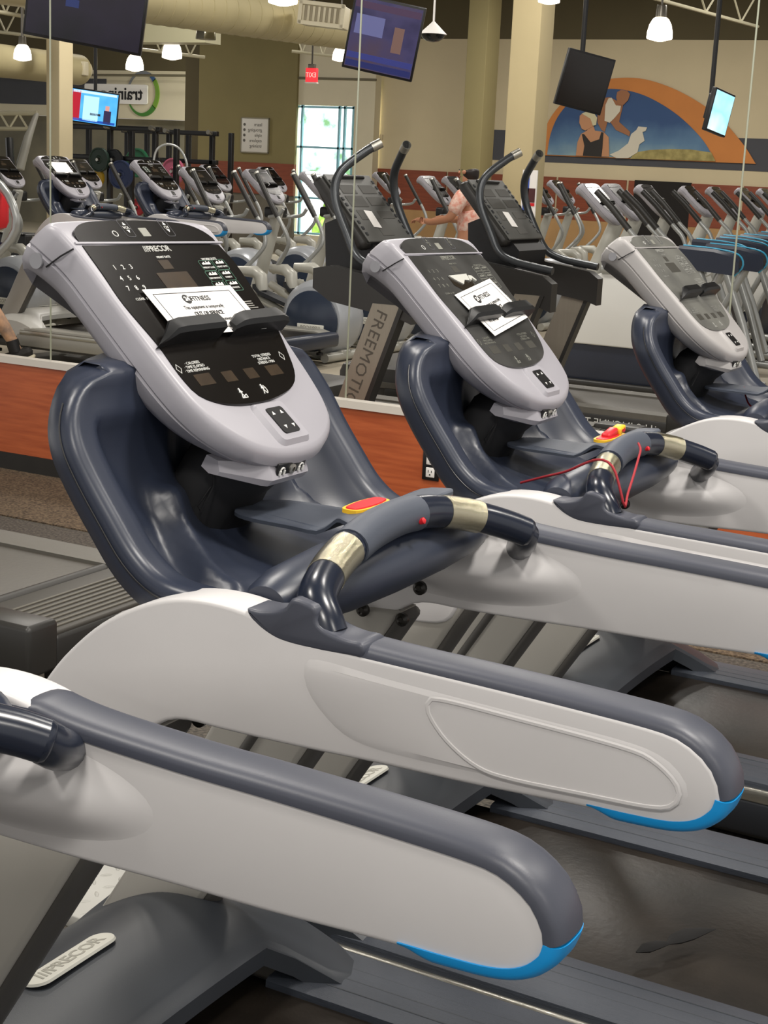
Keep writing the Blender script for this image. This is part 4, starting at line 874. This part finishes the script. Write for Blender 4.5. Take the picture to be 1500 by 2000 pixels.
r, s = tv((1143, 160), 13, .75, (.43, .47), 'switched off hanging television, black screen before the orange mural arch', None, mat('off_screen', '#120c08', .12), .12, .18)
r, s = tv((1408, 220), 13.4, 1.32, (.33, .37), 'hanging television seen almost edge on with a pale blue screen at the right', None, scr_mat('pale_screen', ('#bfe8f4', '#8fd2ea', '#d8f2f8'), 1.0), .10, .16)
for px, D in ((1115, 13.1), (1384, 13.5)): pass
# ------------------------------------------------------------------ pendant lamps
glow = mat('lamp_glass', '#fff6e4', .4, emit=('#fff2d8', 3.2)); sock = mat('lamp_socket', '#77736a', .35, .5)
def pendant(px, py, D, dia, label, first=None):
    P = Ud(px, py, D); r = empty('pendant_lamp', P, 0, label, 'lamp', 'pendant lamps'); a = dia / 2
    MB().rev([(a * .42, a * 1.0), (a * .62, a * .85), (a * .85, a * .45), (a * .98, -.1 * a), (a, -.55 * a), (a * .96, -.62 * a), (a * .35, -.78 * a), (.001, -.82 * a)], n=24).build('shade', glow, r, 60)
    MB().rev([(a * .36, a * 1.9), (a * .40, a * 1.8), (a * .44, a * .98), (a * .2, a * .9)], n=20).build('socket', sock, r, 40)
    MB().tube([(0, 0, a * 1.85), (0, 0, 5.6 - P.z)], .012, 8).build('stem', sock, r)
    return r
for px, py, D, dia, lab in ((1289, 60, 17, .285, 'glowing dome pendant lamp above the mural'), (44, 105, 12.6, .147, 'glowing dome pendant lamp near the left picture edge'), (336, 101, 18, .235, 'glowing dome pendant lamp above the round green sign, the higher of two'), (263, 125, 20, .235, 'glowing dome pendant lamp right above the training sign, the lower of two'), (664, 108, 19, .19, 'glowing pendant lamp half hidden by the violet television'), (553, -12, 13, .25, 'pendant lamp cut by the top edge beside the air vent'), (1073, -9, 14, .2, 'pendant lamp cut by the top edge above the beige pillar')):
    pendant(px, py, D, dia, lab)
P = Ud(402, 62, 14.5); r = empty('pendant_lamp', P, 0, 'unlit chrome dome pendant lamp by the olive wall corner', 'lamp', 'pendant lamps')
chrome = mat('chrome_shade', '#a9a79c', .18, .9)
MB().rev([(.04, .11), (.06, .095), (.085, .04), (.095, -.05), (.097, -.07), (.09, -.065), (.05, .06)], n=24).build('shade', chrome, r, 60); MB().rev([(.035, .2), (.042, .19), (.045, .1)], n=16).build('socket', sock, r); MB().tube([(0, 0, .2), (0, 0, 5.6 - P.z)], .01, 8).build('stem', sock, r)
# hanging dome camera
P = Ud(846, 66, 12.5); r = empty('dome_camera', P, 0, 'white conical ceiling camera with a black dome hanging right of the violet television', 'camera')
MB().rev([(.006, .10), (.02, .085), (.105, .005), (.112, -.004), (.1, -.006)], n=28).build('cone_cover', paper_m, r, 40); MB().rev([(.104, -.004), (.085, -.035), (.05, -.058), (.001, -.066)], n=28).build('dome', mat('black_dome', '#0d0d0d', .15), r, 60); MB().tube([(0, 0, .09), (0, 0, 5.6 - P.z)], .009, 8).build('stem', paper_m, r)
# exit sign
P = Ud(609, 147, 20); r = empty('exit_sign', P, .12, 'small red lit exit sign hanging right of the olive wall', 'sign')
MB().box((0, 0, 0), (.16, .05, .18), r=.006).build('housing', mat('red_exit_body', '#c32a30', .4, emit=('#e0323a', .75)), r)
txt('exit_lettering', 'EXIT', Matrix(((-1, 0, 0, 0), (0, 0, -1, -.028), (0, 1, 0, 0), (0, 0, 0, 1))), .085, mat('exit_letters', '#ffd8d0', .4, emit=('#ff9a90', .9)), r, sx=.85, ext=.001)
MB().box((0, 0, .115), (.09, .06, .05), r=.004).build('canopy', sock, r); MB().tube([(0, 0, .13), (0, 0, 5.6 - P.z)], .012, 8).build('stem', mat('dark_stem', '#3b352b', .5), r); MB().box((0, 0, -.095), (.17, .06, .015)).build('base_strip', paper_m, r)
# list on the olive wall
a, b = Uy(473, 230, YB - .31), Uy(524, 299, YB - .31)
r = empty('wall_list', ((a.x + b.x) / 2, YB - .32, (a.z + b.z) / 2), 0, 'white framed list of words hanging on the olive wall', 'sign')
MB().box((0, 0, 0), (b.x - a.x, .02, a.z - b.z), r=.004).build('board', mat('board_white', '#d9d5cc', .5), r); f_ = MB()
W_, H_ = b.x - a.x, a.z - b.z
for c_, d_ in (((0, 0, H_ / 2), (W_ + .02, .03, .02)), ((0, 0, -H_ / 2), (W_ + .02, .03, .02)), ((W_ / 2, 0, 0), (.02, .03, H_)), ((-W_ / 2, 0, 0), (.02, .03, H_))): f_.box(c_, d_)
f_.build('frame', mat('list_frame', '#8a8470', .4), r)
for k, s_ in enumerate(('learn', 'grouping', 'style', 'explore', 'training')):
    M = Matrix(((-1, 0, 0, W_ * .27), (0, 0, -1, -.012), (0, 1, 0, H_ * (.31 - .155 * k)), (0, 0, 0, 1)))
    txt('list_line', s_, M, .085, mat('list_print', '#5a5650', .6), r, align='LEFT', ext=.0008)
    if k < 4: MB().rev([(.02, 0), (.026, 0), (.026, .002), (.02, .002)], (0, 0, 0), 'Y', 12).xf(Matrix.Translation((-W_ * .38, -.013, H_ * (.31 - .155 * k)))).build('bullet_ring', MATS['list_print'], r)
# training sign with its coloured ring
YS = YT - .06
a, b = Uy(165, 163, YS), Uy(287, 204, YS)
r = empty('training_sign', ((a.x + b.x) / 2, YS, (a.z + b.z) / 2), 0, 'white training sign with a green and blue ring, read backwards in the mirror', 'sign')
MB().loft([[Vector((x, yy, z)) for x, z in rrect(0, 0, b.x - a.x, a.z - b.z, .04)] for yy in (0, .04)]).build('sign_panel', paper_m, r, 30)
txt('sign_lettering', 'training', Matrix(((-1, 0, 0, (b.x - a.x) * .43), (0, 0, -1, -.004), (0, 1, 0, .0), (0, 0, 0, 1))), .36, text_k, r, align='LEFT', ext=.002, bold=.008)
cc = Uy(279, 183, YS + .03); ce = Uy(313, 183, YS + .03); R0 = (ce.x - cc.x); 
def arc(name, a0, a1, w0, w1, m, n=20):
    vs = []
    for yy in (.0, .03):
        for k in range(n + 1):
            t = k / n; an = math.radians(a0 + (a1 - a0) * t); w_ = (w0 + (w1 - w0) * t)
            for rr in (R0, R0 - w_): vs.append(Vector((cc.x - r.location.x + rr * math.cos(an) * .92, yy + .03, cc.z - r.location.z + rr * math.sin(an) * 1.02)))
    fs = []; N = 2 * (n + 1)
    for k in range(n):
        i = 2 * k; fs += [(i, i + 1, i + 3, i + 2), (N + i, N + i + 2, N + i + 3, N + i + 1), (i, i + 2, N + i + 2, N + i), (i + 1, N + i + 1, N + i + 3, i + 3)]
    mk(name, vs, fs, m, r, 30)
arc('grey_arc', 200, 62, .015, .07, mat('arc_grey', '#7b7f86', .5)); arc('blue_arc', 60, 42, .075, .09, mat('arc_blue', '#3a5f92', .5)); arc('light_green_arc', 40, -38, .09, .11, mat('arc_green', '#76a032', .5)); arc('green_arc', -40, -150, .11, .02, mat('arc_dark_green', '#3f7d28', .5))
# mural on the far wall
r = empty('wall_mural_picture', (Uy(1265, 310, YB).x, YB - .03, Uy(1230, 315, YB).z), 0, 'half round wall mural with an orange arch, two people and a blue sky', 'mural')
ox, oz = r.location.x, r.location.z
def mp(l): return [(p.x - ox, p.z - oz) for p in (Uy(x, y, YB - .03) for x, y in l)]
def flat(name, ol, y, m, par=None):
    return MB().loft([[Vector((x, y, z)) for x, z in ol], [Vector((x, y + .008, z)) for x, z in ol]]).build(name, m, par or r, 20)
outer = cr([Vector(p) for p in mp([(1054, 303), (1058, 270), (1075, 230), (1105, 195), (1150, 165), (1200, 153), (1260, 155), (1330, 180), (1400, 225), (1450, 280), (1476, 320)])], 50)
orange = mat('mural_orange', '#c9803f', .7, 0, .05, 2)
flat('orange_arch', [(p.x, p.y) for p in outer], 0, orange)
sky = bpy.data.materials.new('mural_sky'); sky.use_nodes = True; nt = sky.node_tree; b_ = nt.nodes['Principled BSDF']; b_.inputs['Roughness'].default_value = .7
tc = nt.nodes.new('ShaderNodeTexCoord'); sp = nt.nodes.new('ShaderNodeSeparateXYZ'); nt.links.new(tc.outputs['Object'], sp.inputs[0]); n_ = nt.nodes.new('ShaderNodeTexNoise'); n_.inputs['Scale'].default_value = 1.6; n_.inputs['Detail'].default_value = 5; nt.links.new(tc.outputs['Object'], n_.inputs['Vector'])
ad = nt.nodes.new('ShaderNodeMath'); ad.operation = 'MULTIPLY_ADD'; ad.inputs[1].default_value = .7; nt.links.new(n_.outputs[0], ad.inputs[0]); nt.links.new(sp.outputs[2], ad.inputs[2])
rp = nt.nodes.new('ShaderNodeValToRGB'); e = rp.color_ramp.elements; e[0].position = .35; e[0].color = lin('#8fa9ae'); e[1].position = 1.0; e[1].color = lin('#33507c'); q = e.new(.65); q.color = lin('#5d7f9e')
nt.links.new(ad.outputs[0], rp.inputs[0]); nt.links.new(rp.outputs[0], b_.inputs['Base Color'])
inner = [(p.x, p.y) for p in cr([Vector(p) for p in mp([(1069, 302), (1076, 262), (1092, 225), (1120, 195), (1160, 178), (1205, 174), (1260, 187), (1320, 222), (1370, 270), (1398, 315)])], 50)]
flat('sky_field', inner, -.012, sky)
flat('grass_field', mp([(1232, 310), (1240, 298), (1270, 293), (1310, 291), (1350, 292), (1390, 298), (1398, 315)]), -.02, mat('mural_grass', '#8f8450', .8, 0, 0, 8, col2='#b0a268', vscale=9))
skin_p = mat('mural_skin', '#c08c66', .7); skin_q = mat('mural_tan_skin', '#9c6a48', .7); mw = mat('mural_white', '#d2cbb8', .7); mk_ = mat('mural_black', '#2b2724', .7); mh = mat('mural_cap', '#cfc7a2', .7)
flat('woman_body', mp([(1126, 304), (1129, 278), (1136, 262), (1148, 255), (1150, 245), (1160, 245), (1163, 255), (1180, 258), (1190, 268), (1191, 306)]), -.03, skin_p)
flat('woman_top', mp([(1140, 304), (1143, 285), (1138, 262), (1142, 262), (1155, 278), (1172, 272), (1176, 258), (1180, 259), (1178, 290), (1176, 306)]), -.038, mk_)
flat('woman_face', mp([(1133, 240), (1134, 226), (1142, 220), (1156, 222), (1162, 236), (1158, 248), (1145, 255), (1138, 252)]), -.036, skin_p)
flat('woman_cap', mp([(1138, 222), (1148, 218), (1160, 219), (1168, 230), (1166, 244), (1160, 246), (1155, 232)]), -.044, mh)
flat('woman_leg', mp([(1192, 302), (1210, 294), (1228, 280), (1234, 262), (1244, 254), (1248, 247), (1265, 249), (1262, 256), (1256, 258), (1260, 275), (1250, 282), (1246, 298), (1228, 309), (1205, 309)]), -.03, mw)
flat('man_body', mp([(1168, 240), (1168, 208), (1176, 192), (1192, 190), (1204, 196), (1218, 205), (1214, 222), (1210, 238), (1232, 258), (1230, 266), (1204, 254), (1194, 240), (1188, 236), (1182, 258), (1176, 254)]), -.024, skin_q)
flat('man_vest', mp([(1182, 236), (1184, 205), (1190, 192), (1196, 191), (1204, 206), (1214, 207), (1212, 218), (1202, 230), (1192, 240)]), -.032, mw)
flat('man_head', mp([(1205, 190), (1207, 180), (1214, 176), (1226, 177), (1232, 184), (1228, 196), (1218, 206), (1208, 203)]), -.036, skin_q)
# small plate on the wall
P = Uy(743, 268, YB - .01); o = MB().box((P.x, YB - .012, P.z), (.085, .024, .095), r=.006).build('wall_plate', beige); tag(o, 'small beige plate on the wall right of the bright window', 'plate')
# poster stand by the beige pillar
P = Uy(1033, 385, 14.6); r = empty('poster_stand', (P.x, 14.6, 0), 0, 'narrow poster stand with blue and red print right of the beige pillar', 'poster')
MB().box((0, 0, .8), (.16, .02, 1.7)).build('panel', paper_m, r); MB().box((-.03, -.012, 1.42), (.06, .004, .4)).build('blue_print', mat('poster_blue', '#3556b0', .5), r); MB().box((.03, -.012, 1.4), (.08, .004, .14)).build('dark_print', mat('poster_dark', '#4a2326', .5), r); MB().box((.03, -.012, 1.31), (.08, .004, .03)).build('red_print', red_m, r)
MB().box((0, 0, .01), (.3, .3, .02)).build('base', black_p, r)
# ------------------------------------------------------------------ ducts and roof trusses of the hall
duct_m = mat('beige_duct', '#b8ad86', .6, .1, .03, 3); vent_m = mat('cream_vent', '#d2cab0', .5)
a, b = Ud(262, -6, 12.8), Ud(640, 52, 15.5)
dd = (b - a)
r = empty('air_duct', a, 0, 'fat beige round air duct running under the ceiling to the cream vent', 'duct')
MB().tube([-dd * .9, Vector((0, 0, 0)), dd, dd * 1.12], .20, 28).build('pipe', duct_m, r, 60)
for k in range(16):
    p = dd * (.04 + k * .06); MB().tube([p, p + dd.normalized() * .012], .2035, 28).build('duct_ring', duct_m, r, 40)
P = Ud(628, 28, 14.2); r = empty('air_vent', P, 0, 'cream slotted air vent on the duct left of the mirror joint', 'vent'); r.rotation_euler = (0, .08, .35)
MB().box((0, .15, 0), (.42, .30, .20), r=.01).build('vent_box', vent_m, r)
f_ = MB()
for c_, d_ in (((0, -.01, .09), (.42, .03, .035)), ((0, -.01, -.09), (.42, .03, .035)), ((.2, -.01, 0), (.035, .03, .2)), ((-.2, -.01, 0), (.035, .03, .2))): f_.box(c_, d_)
f_.build('vent_frame', vent_m, r)
for k in range(7): MB().box((-.15 + k * .05, -.002, 0), (.022, .02, .13), Matrix.Rotation(.5, 3, 'Z')).build('louvre', mat('dim_louvre', '#9a917a', .6), r)
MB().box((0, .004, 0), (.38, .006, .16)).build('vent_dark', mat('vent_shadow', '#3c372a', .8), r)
a, b = Ud(-30, 115, 15.8), Ud(150, 136, 17.6); dd = b - a
r = empty('air_duct', a, 0, 'beige round air duct at the left edge behind the cream pillar', 'duct')
MB().tube([-dd * .5, Vector((0, 0, 0)), dd, dd * 1.02], .17, 24).build('pipe', duct_m, r, 60); MB().tube([dd * 1.0, dd * 1.08], [.17, .12], 24).build('end_collar', vent_m, r, 40)
P = Ud(149, 133, 17.4); r2 = empty('air_vent', P, .3, 'small cream air vent right of the cream pillar', 'vent'); MB().box((0, .06, 0), (.20, .12, .15), r=.006).build('vent_box', vent_m, r2)
for k in range(4): MB().box((-.06 + k * .04, -.004, 0), (.018, .012, .1)).build('louvre', MATS['dim_louvre'], r2)
a, b = Ud(258, 55, 17), Ud(398, 75, 18); r = MB().box((a + b) / 2, ((b - a).length, .3, .22)).build('rectangular_duct', mat('pale_duct', '#b9b596', .6)); tag(r, 'pale rectangular duct below the fat round duct', 'duct')
tr_m = mat('pale_truss_paint', '#c3bda2', .5, .2)
def truss(p0, p1, hgt, n, lab):
    a, b = Vector(p0), Vector(p1); d = b - a; r = empty('roof_truss', a, 0, lab, 'truss', 'roof trusses')
    MB().tube([(0, 0, 0), d], .022, 8).build('lower_chord', tr_m, r); MB().tube([(0, 0, hgt), d + Vector((0, 0, hgt))], .022, 8).build('upper_chord', tr_m, r)
    for k in range(n):
        q0, q1 = d * (k / n), d * ((k + 1) / n); m_ = (q0 + q1) / 2
        MB().tube([q0 + Vector((0, 0, hgt)), m_, ], .012, 6).build('web_bar', tr_m, r); MB().tube([m_, q1 + Vector((0, 0, hgt))], .012, 6).build('web_bar', tr_m, r)
truss(Ud(-20, 60, 20), Ud(400, 112, 21), .42, 7, 'pale steel roof truss above the training sign'); truss(Ud(-20, 20, 16), Ud(310, 78, 18), .36, 6, 'nearer pale steel roof truss behind the dark television')
truss(Ud(570, 100, 22), Ud(690, 114, 22), .4, 3, 'pale steel roof truss between the olive wall and the violet television')
truss(Ud(1180, -30, 17), Ud(1480, 52, 20), .5, 4, 'dark edged roof truss at the top right above the mural lamp')
r = MB().tube([Uy(-20, 145, YT - .4), Uy(388, 148, YT - .4)], .025, 8).build('sprinkler_pipe', mat('dark_pipe', '#6d6650', .5)); tag(r, 'thin horizontal pipe along the top of the training wall', 'pipe')
r = MB().tube([Uy(574, 152, YWN - .015), Uy(735, 156, YWN - .015)], .02, 8).build('sprinkler_pipe', MATS['dark_pipe']); tag(r, 'thin horizontal pipe above the bright window', 'pipe')
# ------------------------------------------------------------------ weights area far left
def rack(px, D, label, wdt=1.6):
    P = Ud(px, 300, D); r = empty('weight_rack', (P.x, P.y, 0), 0, label, 'rack', 'weight racks')
    for x in (-wdt / 2, 0, wdt / 2):
        for y in (0, .5): MB().box((x, y, 1.0), (.07, .07, 2.0), r=.008).build('rack_post', black_p, r)
    for z in (1.55, 1.97): MB().box((0, 0, z), (wdt + .2, .07, .07), r=.008).build('cross_bar', black_p, r)
    for x in (-wdt / 2, 0, wdt / 2): MB().tube([(x, -.02, 1.97), (x, -.12, 1.99)], .035, 10).build('knob', alu, r); MB().box((x, .25, .03), (.08, .7, .06)).build('rack_foot', black_p, r)
    return r
rk1 = rack(215, 22, 'black weight rack right of the cream pillar'); rk2 = rack(330, 23.5, 'black weight rack below the round green sign')
def plate(rk, px, py, rad, col, label):
    P = Uy(px, py, rk.location.y - .085 - .07 * (int(px) // 10 % 2)); o = MB().rev([(.031, -.025), (rad * .3, -.03), (rad * .35, -.018), (rad * .85, -.018), (rad * .9, -.03), (rad, -.028), (rad, .028), (rad * .9, .03), (.031, .025), (.031, -.025)], P, 'Y', 28, False).build('weight_plate', mat('plate_' + col[1:], col, .5)); tag(o, label, 'weight plate', 'weight plates')
    MB().tube([P - rk.location + Vector((0, -.06, 0)), P - rk.location + Vector((0, .16, 0))], .022, 12).build('storage_peg', alu, rk)
for a_ in ((rk1, 194, 312, .17, '#24382f', 'dark green weight plate on the rack nearest the cream pillar'), (rk1, 222, 312, .15, '#23272b', 'black weight plate right of the dark green one'), (rk2, 268, 318, .22, '#1f5a3c', 'large green weight plate left of the bare treadmill console'), (rk1, 236, 341, .2, '#26355e', 'blue weight plate low on the rack beside the dark hub'), (rk2, 268, 405, .13, '#a02028', 'red round plate low between the two reflected treadmill consoles'), (rk2, 338, 335, .2, '#b05a72', 'pink and red weight plate by the small elliptical'), (rk1, 187, 347, .14, '#c09a20', 'yellow weight plate low by the rack')): plate(*a_)
def truss_arm(label):
    r = empty('cable_frame', Ud(40, 320, 19), 0, label, 'frame'); base = r.location.copy()
    def w(px, py, D): return Ud(px, py, D) - base
    MB().tube([w(-10, 221, 19), w(72, 221, 19)], .03, 8).build('top_bar', tr_m, r); MB().tube([w(-10, 251, 19), w(58, 252, 19)], .025, 8).build('lower_bar', tr_m, r)
    MB().tube([w(72, 221, 19), w(55, 268, 19), w(38, 330, 19)], [.03, .05, .06], 8).build('leaning_post', frame_m, r)
    for a_, b_ in (((0, 221), (18, 251)), ((18, 251), (36, 221)), ((36, 221), (54, 251))): MB().tube([w(*a_, 19), w(*b_, 19)], .015, 6).build('brace', tr_m, r)
    MB().tube([w(18, 270, 19), w(22, 345, 19)], .05, 8).build('dark_column', black_p, r)
    MB().box(Vector((0, 0, -base.z + .3)), (.5, .4, .6), r=.03).build('weight_stack', black_p, r)
truss_arm('silver braced cable machine frame at the left picture edge')
o = MB().tube(cr([Ud(x, y, 16) for x, y in ((298, 330), (305, 295), (325, 282), (350, 290), (365, 320), (360, 345))], 24), .012, 8).build('hoop_rack', tube_m, None, 60); tag(o, 'thin arched steel hoop above the bare treadmill console', 'rack')
# red framed bike at the left edge
r = empty('exercise_bike', Uz(8, 520, 0), 0, 'silver exercise machine with a red seat cut by the left picture edge', 'exercise bike'); r.location = (Ud(4, 400, 10.9).x, Ud(4, 400, 10.9).y, 0)
MB().tube(cr([Vector(p) for p in ((-.3, 0, .1), (-.2, 0, .7), (.12, 0, 1.05), (.06, 0, 1.3), (-.15, 0, 1.45))], 20), .03, 10).build('main_tube', tube_m, r, 60); MB().box((-.12, 0, 1.2), (.2, .26, .3), r=.06).build('red_seat', red_m, r, 40); MB().tube([(-.4, -.3, .04), (-.4, .3, .04)], .04, 10).build('cross_foot', frame_m, r); MB().tube([(.1, -.3, .04), (.1, .3, .04)], .04, 10).build('cross_foot', frame_m, r); MB().tube([(-.4, 0, .05), (.1, 0, .05)], .04, 10).build('base_beam', frame_m, r)
# ------------------------------------------------------------------ people
def skin_body(name, V, E, m, parent=None, lv=2):
    me = bpy.data.meshes.new(name); me.from_pydata([v[0] for v in V], E, []); me.materials.append(m); o = link(bpy.data.objects.new(name, me), parent)
    md = o.modifiers.new('skin', 'SKIN'); md.use_smooth_shade = True
    for i, v in enumerate(V): me.skin_vertices[0].data[i].radius = (v[1], v[2] if len(v) > 2 else v[1])
    me.skin_vertices[0].data[0].use_root = True
    s = o.modifiers.new('sub', 'SUBSURF'); s.levels = lv; s.render_levels = lv
    return o
skin_m = mat('skin', '#b98263', .5); hair_m = mat('dark_hair', '#1d1512', .5); denim = mat('dark_denim', '#2c3a52', .8)
floral = mat('coral_floral_shirt', '#d98b78', .8, 0, 0, 8, col2='#e9cfc0', vscale=26)
P = Ud(921, 470, 15.3)
wo = empty('person', (P.x, P.y, 0), 0, 'person with dark hair in a coral floral shirt, seen from behind, reaching left', 'person')
# local: +x right of picture, -x the way the person faces
bd = [((0, 0, .93), .15, .17), ((.0, 0, 1.12), .13, .155), ((-.02, 0, 1.28), .12, .17), ((-.04, 0, 1.40), .07, .12), ((-.06, 0, 1.47), .05, .055), ((-.09, 0, 1.60), .085, .08),
      ((-.04, -.2, 1.36), .06), ((-.12, -.27, 1.15), .046), ((-.34, -.24, 1.10), .036), ((-.42, -.23, 1.11), .03),
      ((-.04, .2, 1.36), .06), ((-.12, .26, 1.15), .046), ((-.34, .24, 1.12), .036), ((-.42, .23, 1.13), .03),
      ((0, -.1, .82), .10), ((-.05, -.11, .48), .068), ((.04, -.11, .09), .045), ((-.1, -.11, .045), .035), ((0, .1, .82), .10), ((.05, .11, .48), .068), ((.12, .11, .09), .045), ((-.02, .11, .045), .035)]
be = [(0, 1), (1, 2), (2, 3), (3, 4), (4, 5), (3, 6), (6, 7), (7, 8), (8, 9), (3, 10), (10, 11), (11, 12), (12, 13), (0, 14), (14, 15), (15, 16), (16, 17), (0, 18), (18, 19), (19, 20), (20, 21)]
body = skin_body('body', bd, be, skin_m, wo)
def hand(base, dirx, sgn, parent):
    b0 = Vector(base); V = [((b0.x, b0.y, b0.z), .022, .03), ((b0.x - .05, b0.y, b0.z + .005), .016, .032)]; E = [(0, 1)]
    for k, (dy, ln) in enumerate(((-.027, .055), (-.009, .065), (.009, .06), (.027, .048))):
        i = len(V); V += [((b0.x - .085, b0.y + dy, b0.z + .004), .0085), ((b0.x - .085 - ln * .6, b0.y + dy, b0.z - .012), .008), ((b0.x - .085 - ln * .7, b0.y + dy, b0.z - .035), .007)]; E += [(1, i), (i, i + 1), (i + 1, i + 2)]
    i = len(V); V += [((b0.x - .03, b0.y - sgn * .04, b0.z - .008), .011), ((b0.x - .06, b0.y - sgn * .05, b0.z - .025), .009)]; E += [(0, i), (i, i + 1)]
    return skin_body('hand', V, E, skin_m, parent, 1)
hand((-.43, -.23, 1.112), -1, -1, body); hand((-.43, .23, 1.132), -1, 1, body)
sh = skin_body('floral_shirt', [((.0, 0, .95), .175, .195), ((.0, 0, 1.12), .155, .18), ((-.02, 0, 1.28), .14, .19), ((-.04, 0, 1.40), .085, .14), ((-.05, 0, 1.455), .062, .07), ((-.04, -.21, 1.35), .085), ((-.10, -.265, 1.19), .072), ((-.04, .21, 1.35), .085), ((-.10, .255, 1.19), .072)], [(0, 1), (1, 2), (2, 3), (3, 4), (3, 5), (5, 6), (3, 7), (7, 8)], floral, wo)
skin_body('trousers', [((0, 0, .92), .17, .19), ((0, -.1, .82), .118), ((-.05, -.11, .48), .085), ((.035, -.11, .13), .07), ((0, .1, .82), .118), ((.05, .11, .48), .085), ((.115, .11, .13), .07)], [(0, 1), (1, 2), (2, 3), (0, 4), (4, 5), (5, 6)], denim, wo)
skin_body('hair', [((-.055, 0, 1.635), .098, .098), ((-.045, 0, 1.58), .085, .088), ((-.015, 0, 1.50), .05, .06)], [(0, 1), (1, 2)], hair_m, wo)
fc = MB().rev([(.001, -.012), (.012, -.008), (.014, 0), (.008, .014), (.001, .018)], (-.178, 0, 1.595), n=10).build('nose', skin_m, body, 60)
for y in (-.03, .03): MB().rev([(.001, -.006), (.008, 0), (.001, .006)], (-.163, y, 1.62), n=8).build('eye', text_k, body)
MB().box((-.168, 0, 1.555), (.008, .045, .01), r=.003).build('mouth', mat('lips', '#8f4b42', .5), body)
for sg in (-1, 1): MB().rev([(.001, -.012), (.018, -.006), (.02, .006), (.001, .012)], (-.085, sg * .085, 1.60), 'Y', 12).build('ear', skin_m, body, 60)
for y, dx in ((-.11, 0), (.11, .08)): MB().box((-.04 + dx, y, .045), (.26, .09, .09), r=.035).build('shoe', black_p, wo, 40)
# the walker at the left edge: only a lower leg and shoe show
S0 = Ud(28, 680, 12.0); fl_ = 0.245
S0 = Uz(30, 692, .09)
wk = empty('person', (S0.x - .06, S0.y + .1, 0), .6, 'person walking out of the left picture edge, tattooed calf and black sneaker showing', 'person')
tat = mat('tattooed_skin', '#c49a78', .55, 0, 0, 8, col2='#8d7462', vscale=14)
skin_body('body', [((-.30, -.05, .95), .14, .16), ((-.31, -.05, 1.2), .12, .16), ((-.33, -.05, 1.42), .07, .13), ((-.34, -.05, 1.5), .05), ((-.36, -.05, 1.64), .085), ((-.33, -.28, 1.36), .055), ((-.25, -.32, 1.08), .042), ((-.4, -.3, .86), .034), ((-.33, .2, 1.36), .055), ((-.42, .22, 1.08), .042), ((-.30, .22, .88), .034),
    ((-.27, -.13, .85), .095), ((-.22, -.14, .50), .062), ((-.10, -.14, .32), .058), ((.03, -.14, .10), .036), ((-.04, -.14, .05), .035), ((-.33, .05, .85), .095), ((-.45, .05, .48), .062), ((-.42, .05, .1), .04), ((-.55, .05, .05), .035)],
    [(0, 1), (1, 2), (2, 3), (3, 4), (2, 5), (5, 6), (6, 7), (2, 8), (8, 9), (9, 10), (0, 11), (11, 12), (12, 13), (13, 14), (14, 15), (0, 16), (16, 17), (17, 18), (18, 19)], tat, wk)
skin_body('shorts', [((-.30, -.05, .96), .155, .18), ((-.27, -.13, .85), .12), ((-.23, -.14, .58), .10), ((-.33, .05, .85), .12), ((-.42, .05, .58), .10)], [(0, 1), (1, 2), (0, 3), (3, 4)], mat('navy_shorts', '#20254a', .8), wk)
skin_body('tank_top', [((-.30, -.05, 1.0), .15, .175), ((-.31, -.05, 1.2), .135, .175), ((-.33, -.05, 1.40), .085, .15)], [(0, 1), (1, 2)], black_p, wk)
for (x, y, z, rx) in ((.0, -.14, .06, .35), (-.50, .05, .05, 0)):
    s_ = MB().box((0, 0, 0), (.27, .095, .085), r=.04).xf(Matrix.Translation((x, y, z + .02)) @ Matrix.Rotation(-rx, 4, 'Y')).build('sneaker', mat('black_sneaker', '#1f1d1b', .7), wk, 40)
    MB().box((0, 0, -.045), (.275, .1, .03), r=.013).xf(Matrix.Translation((x, y, z + .02)) @ Matrix.Rotation(-rx, 4, 'Y')).build('sole', mat('cream_sole', '#cfc8b0', .6), s_)
    MB().tube([(x - .0, y, z + .05), (x - .03 if rx else x + .07, y, z + .14)], .05, 12).build('sock', black_p, wk, 60)
skin_body('hair', [((-.35, -.05, 1.68), .095), ((-.32, -.05, 1.62), .085)], [(0, 1)], hair_m, wk)
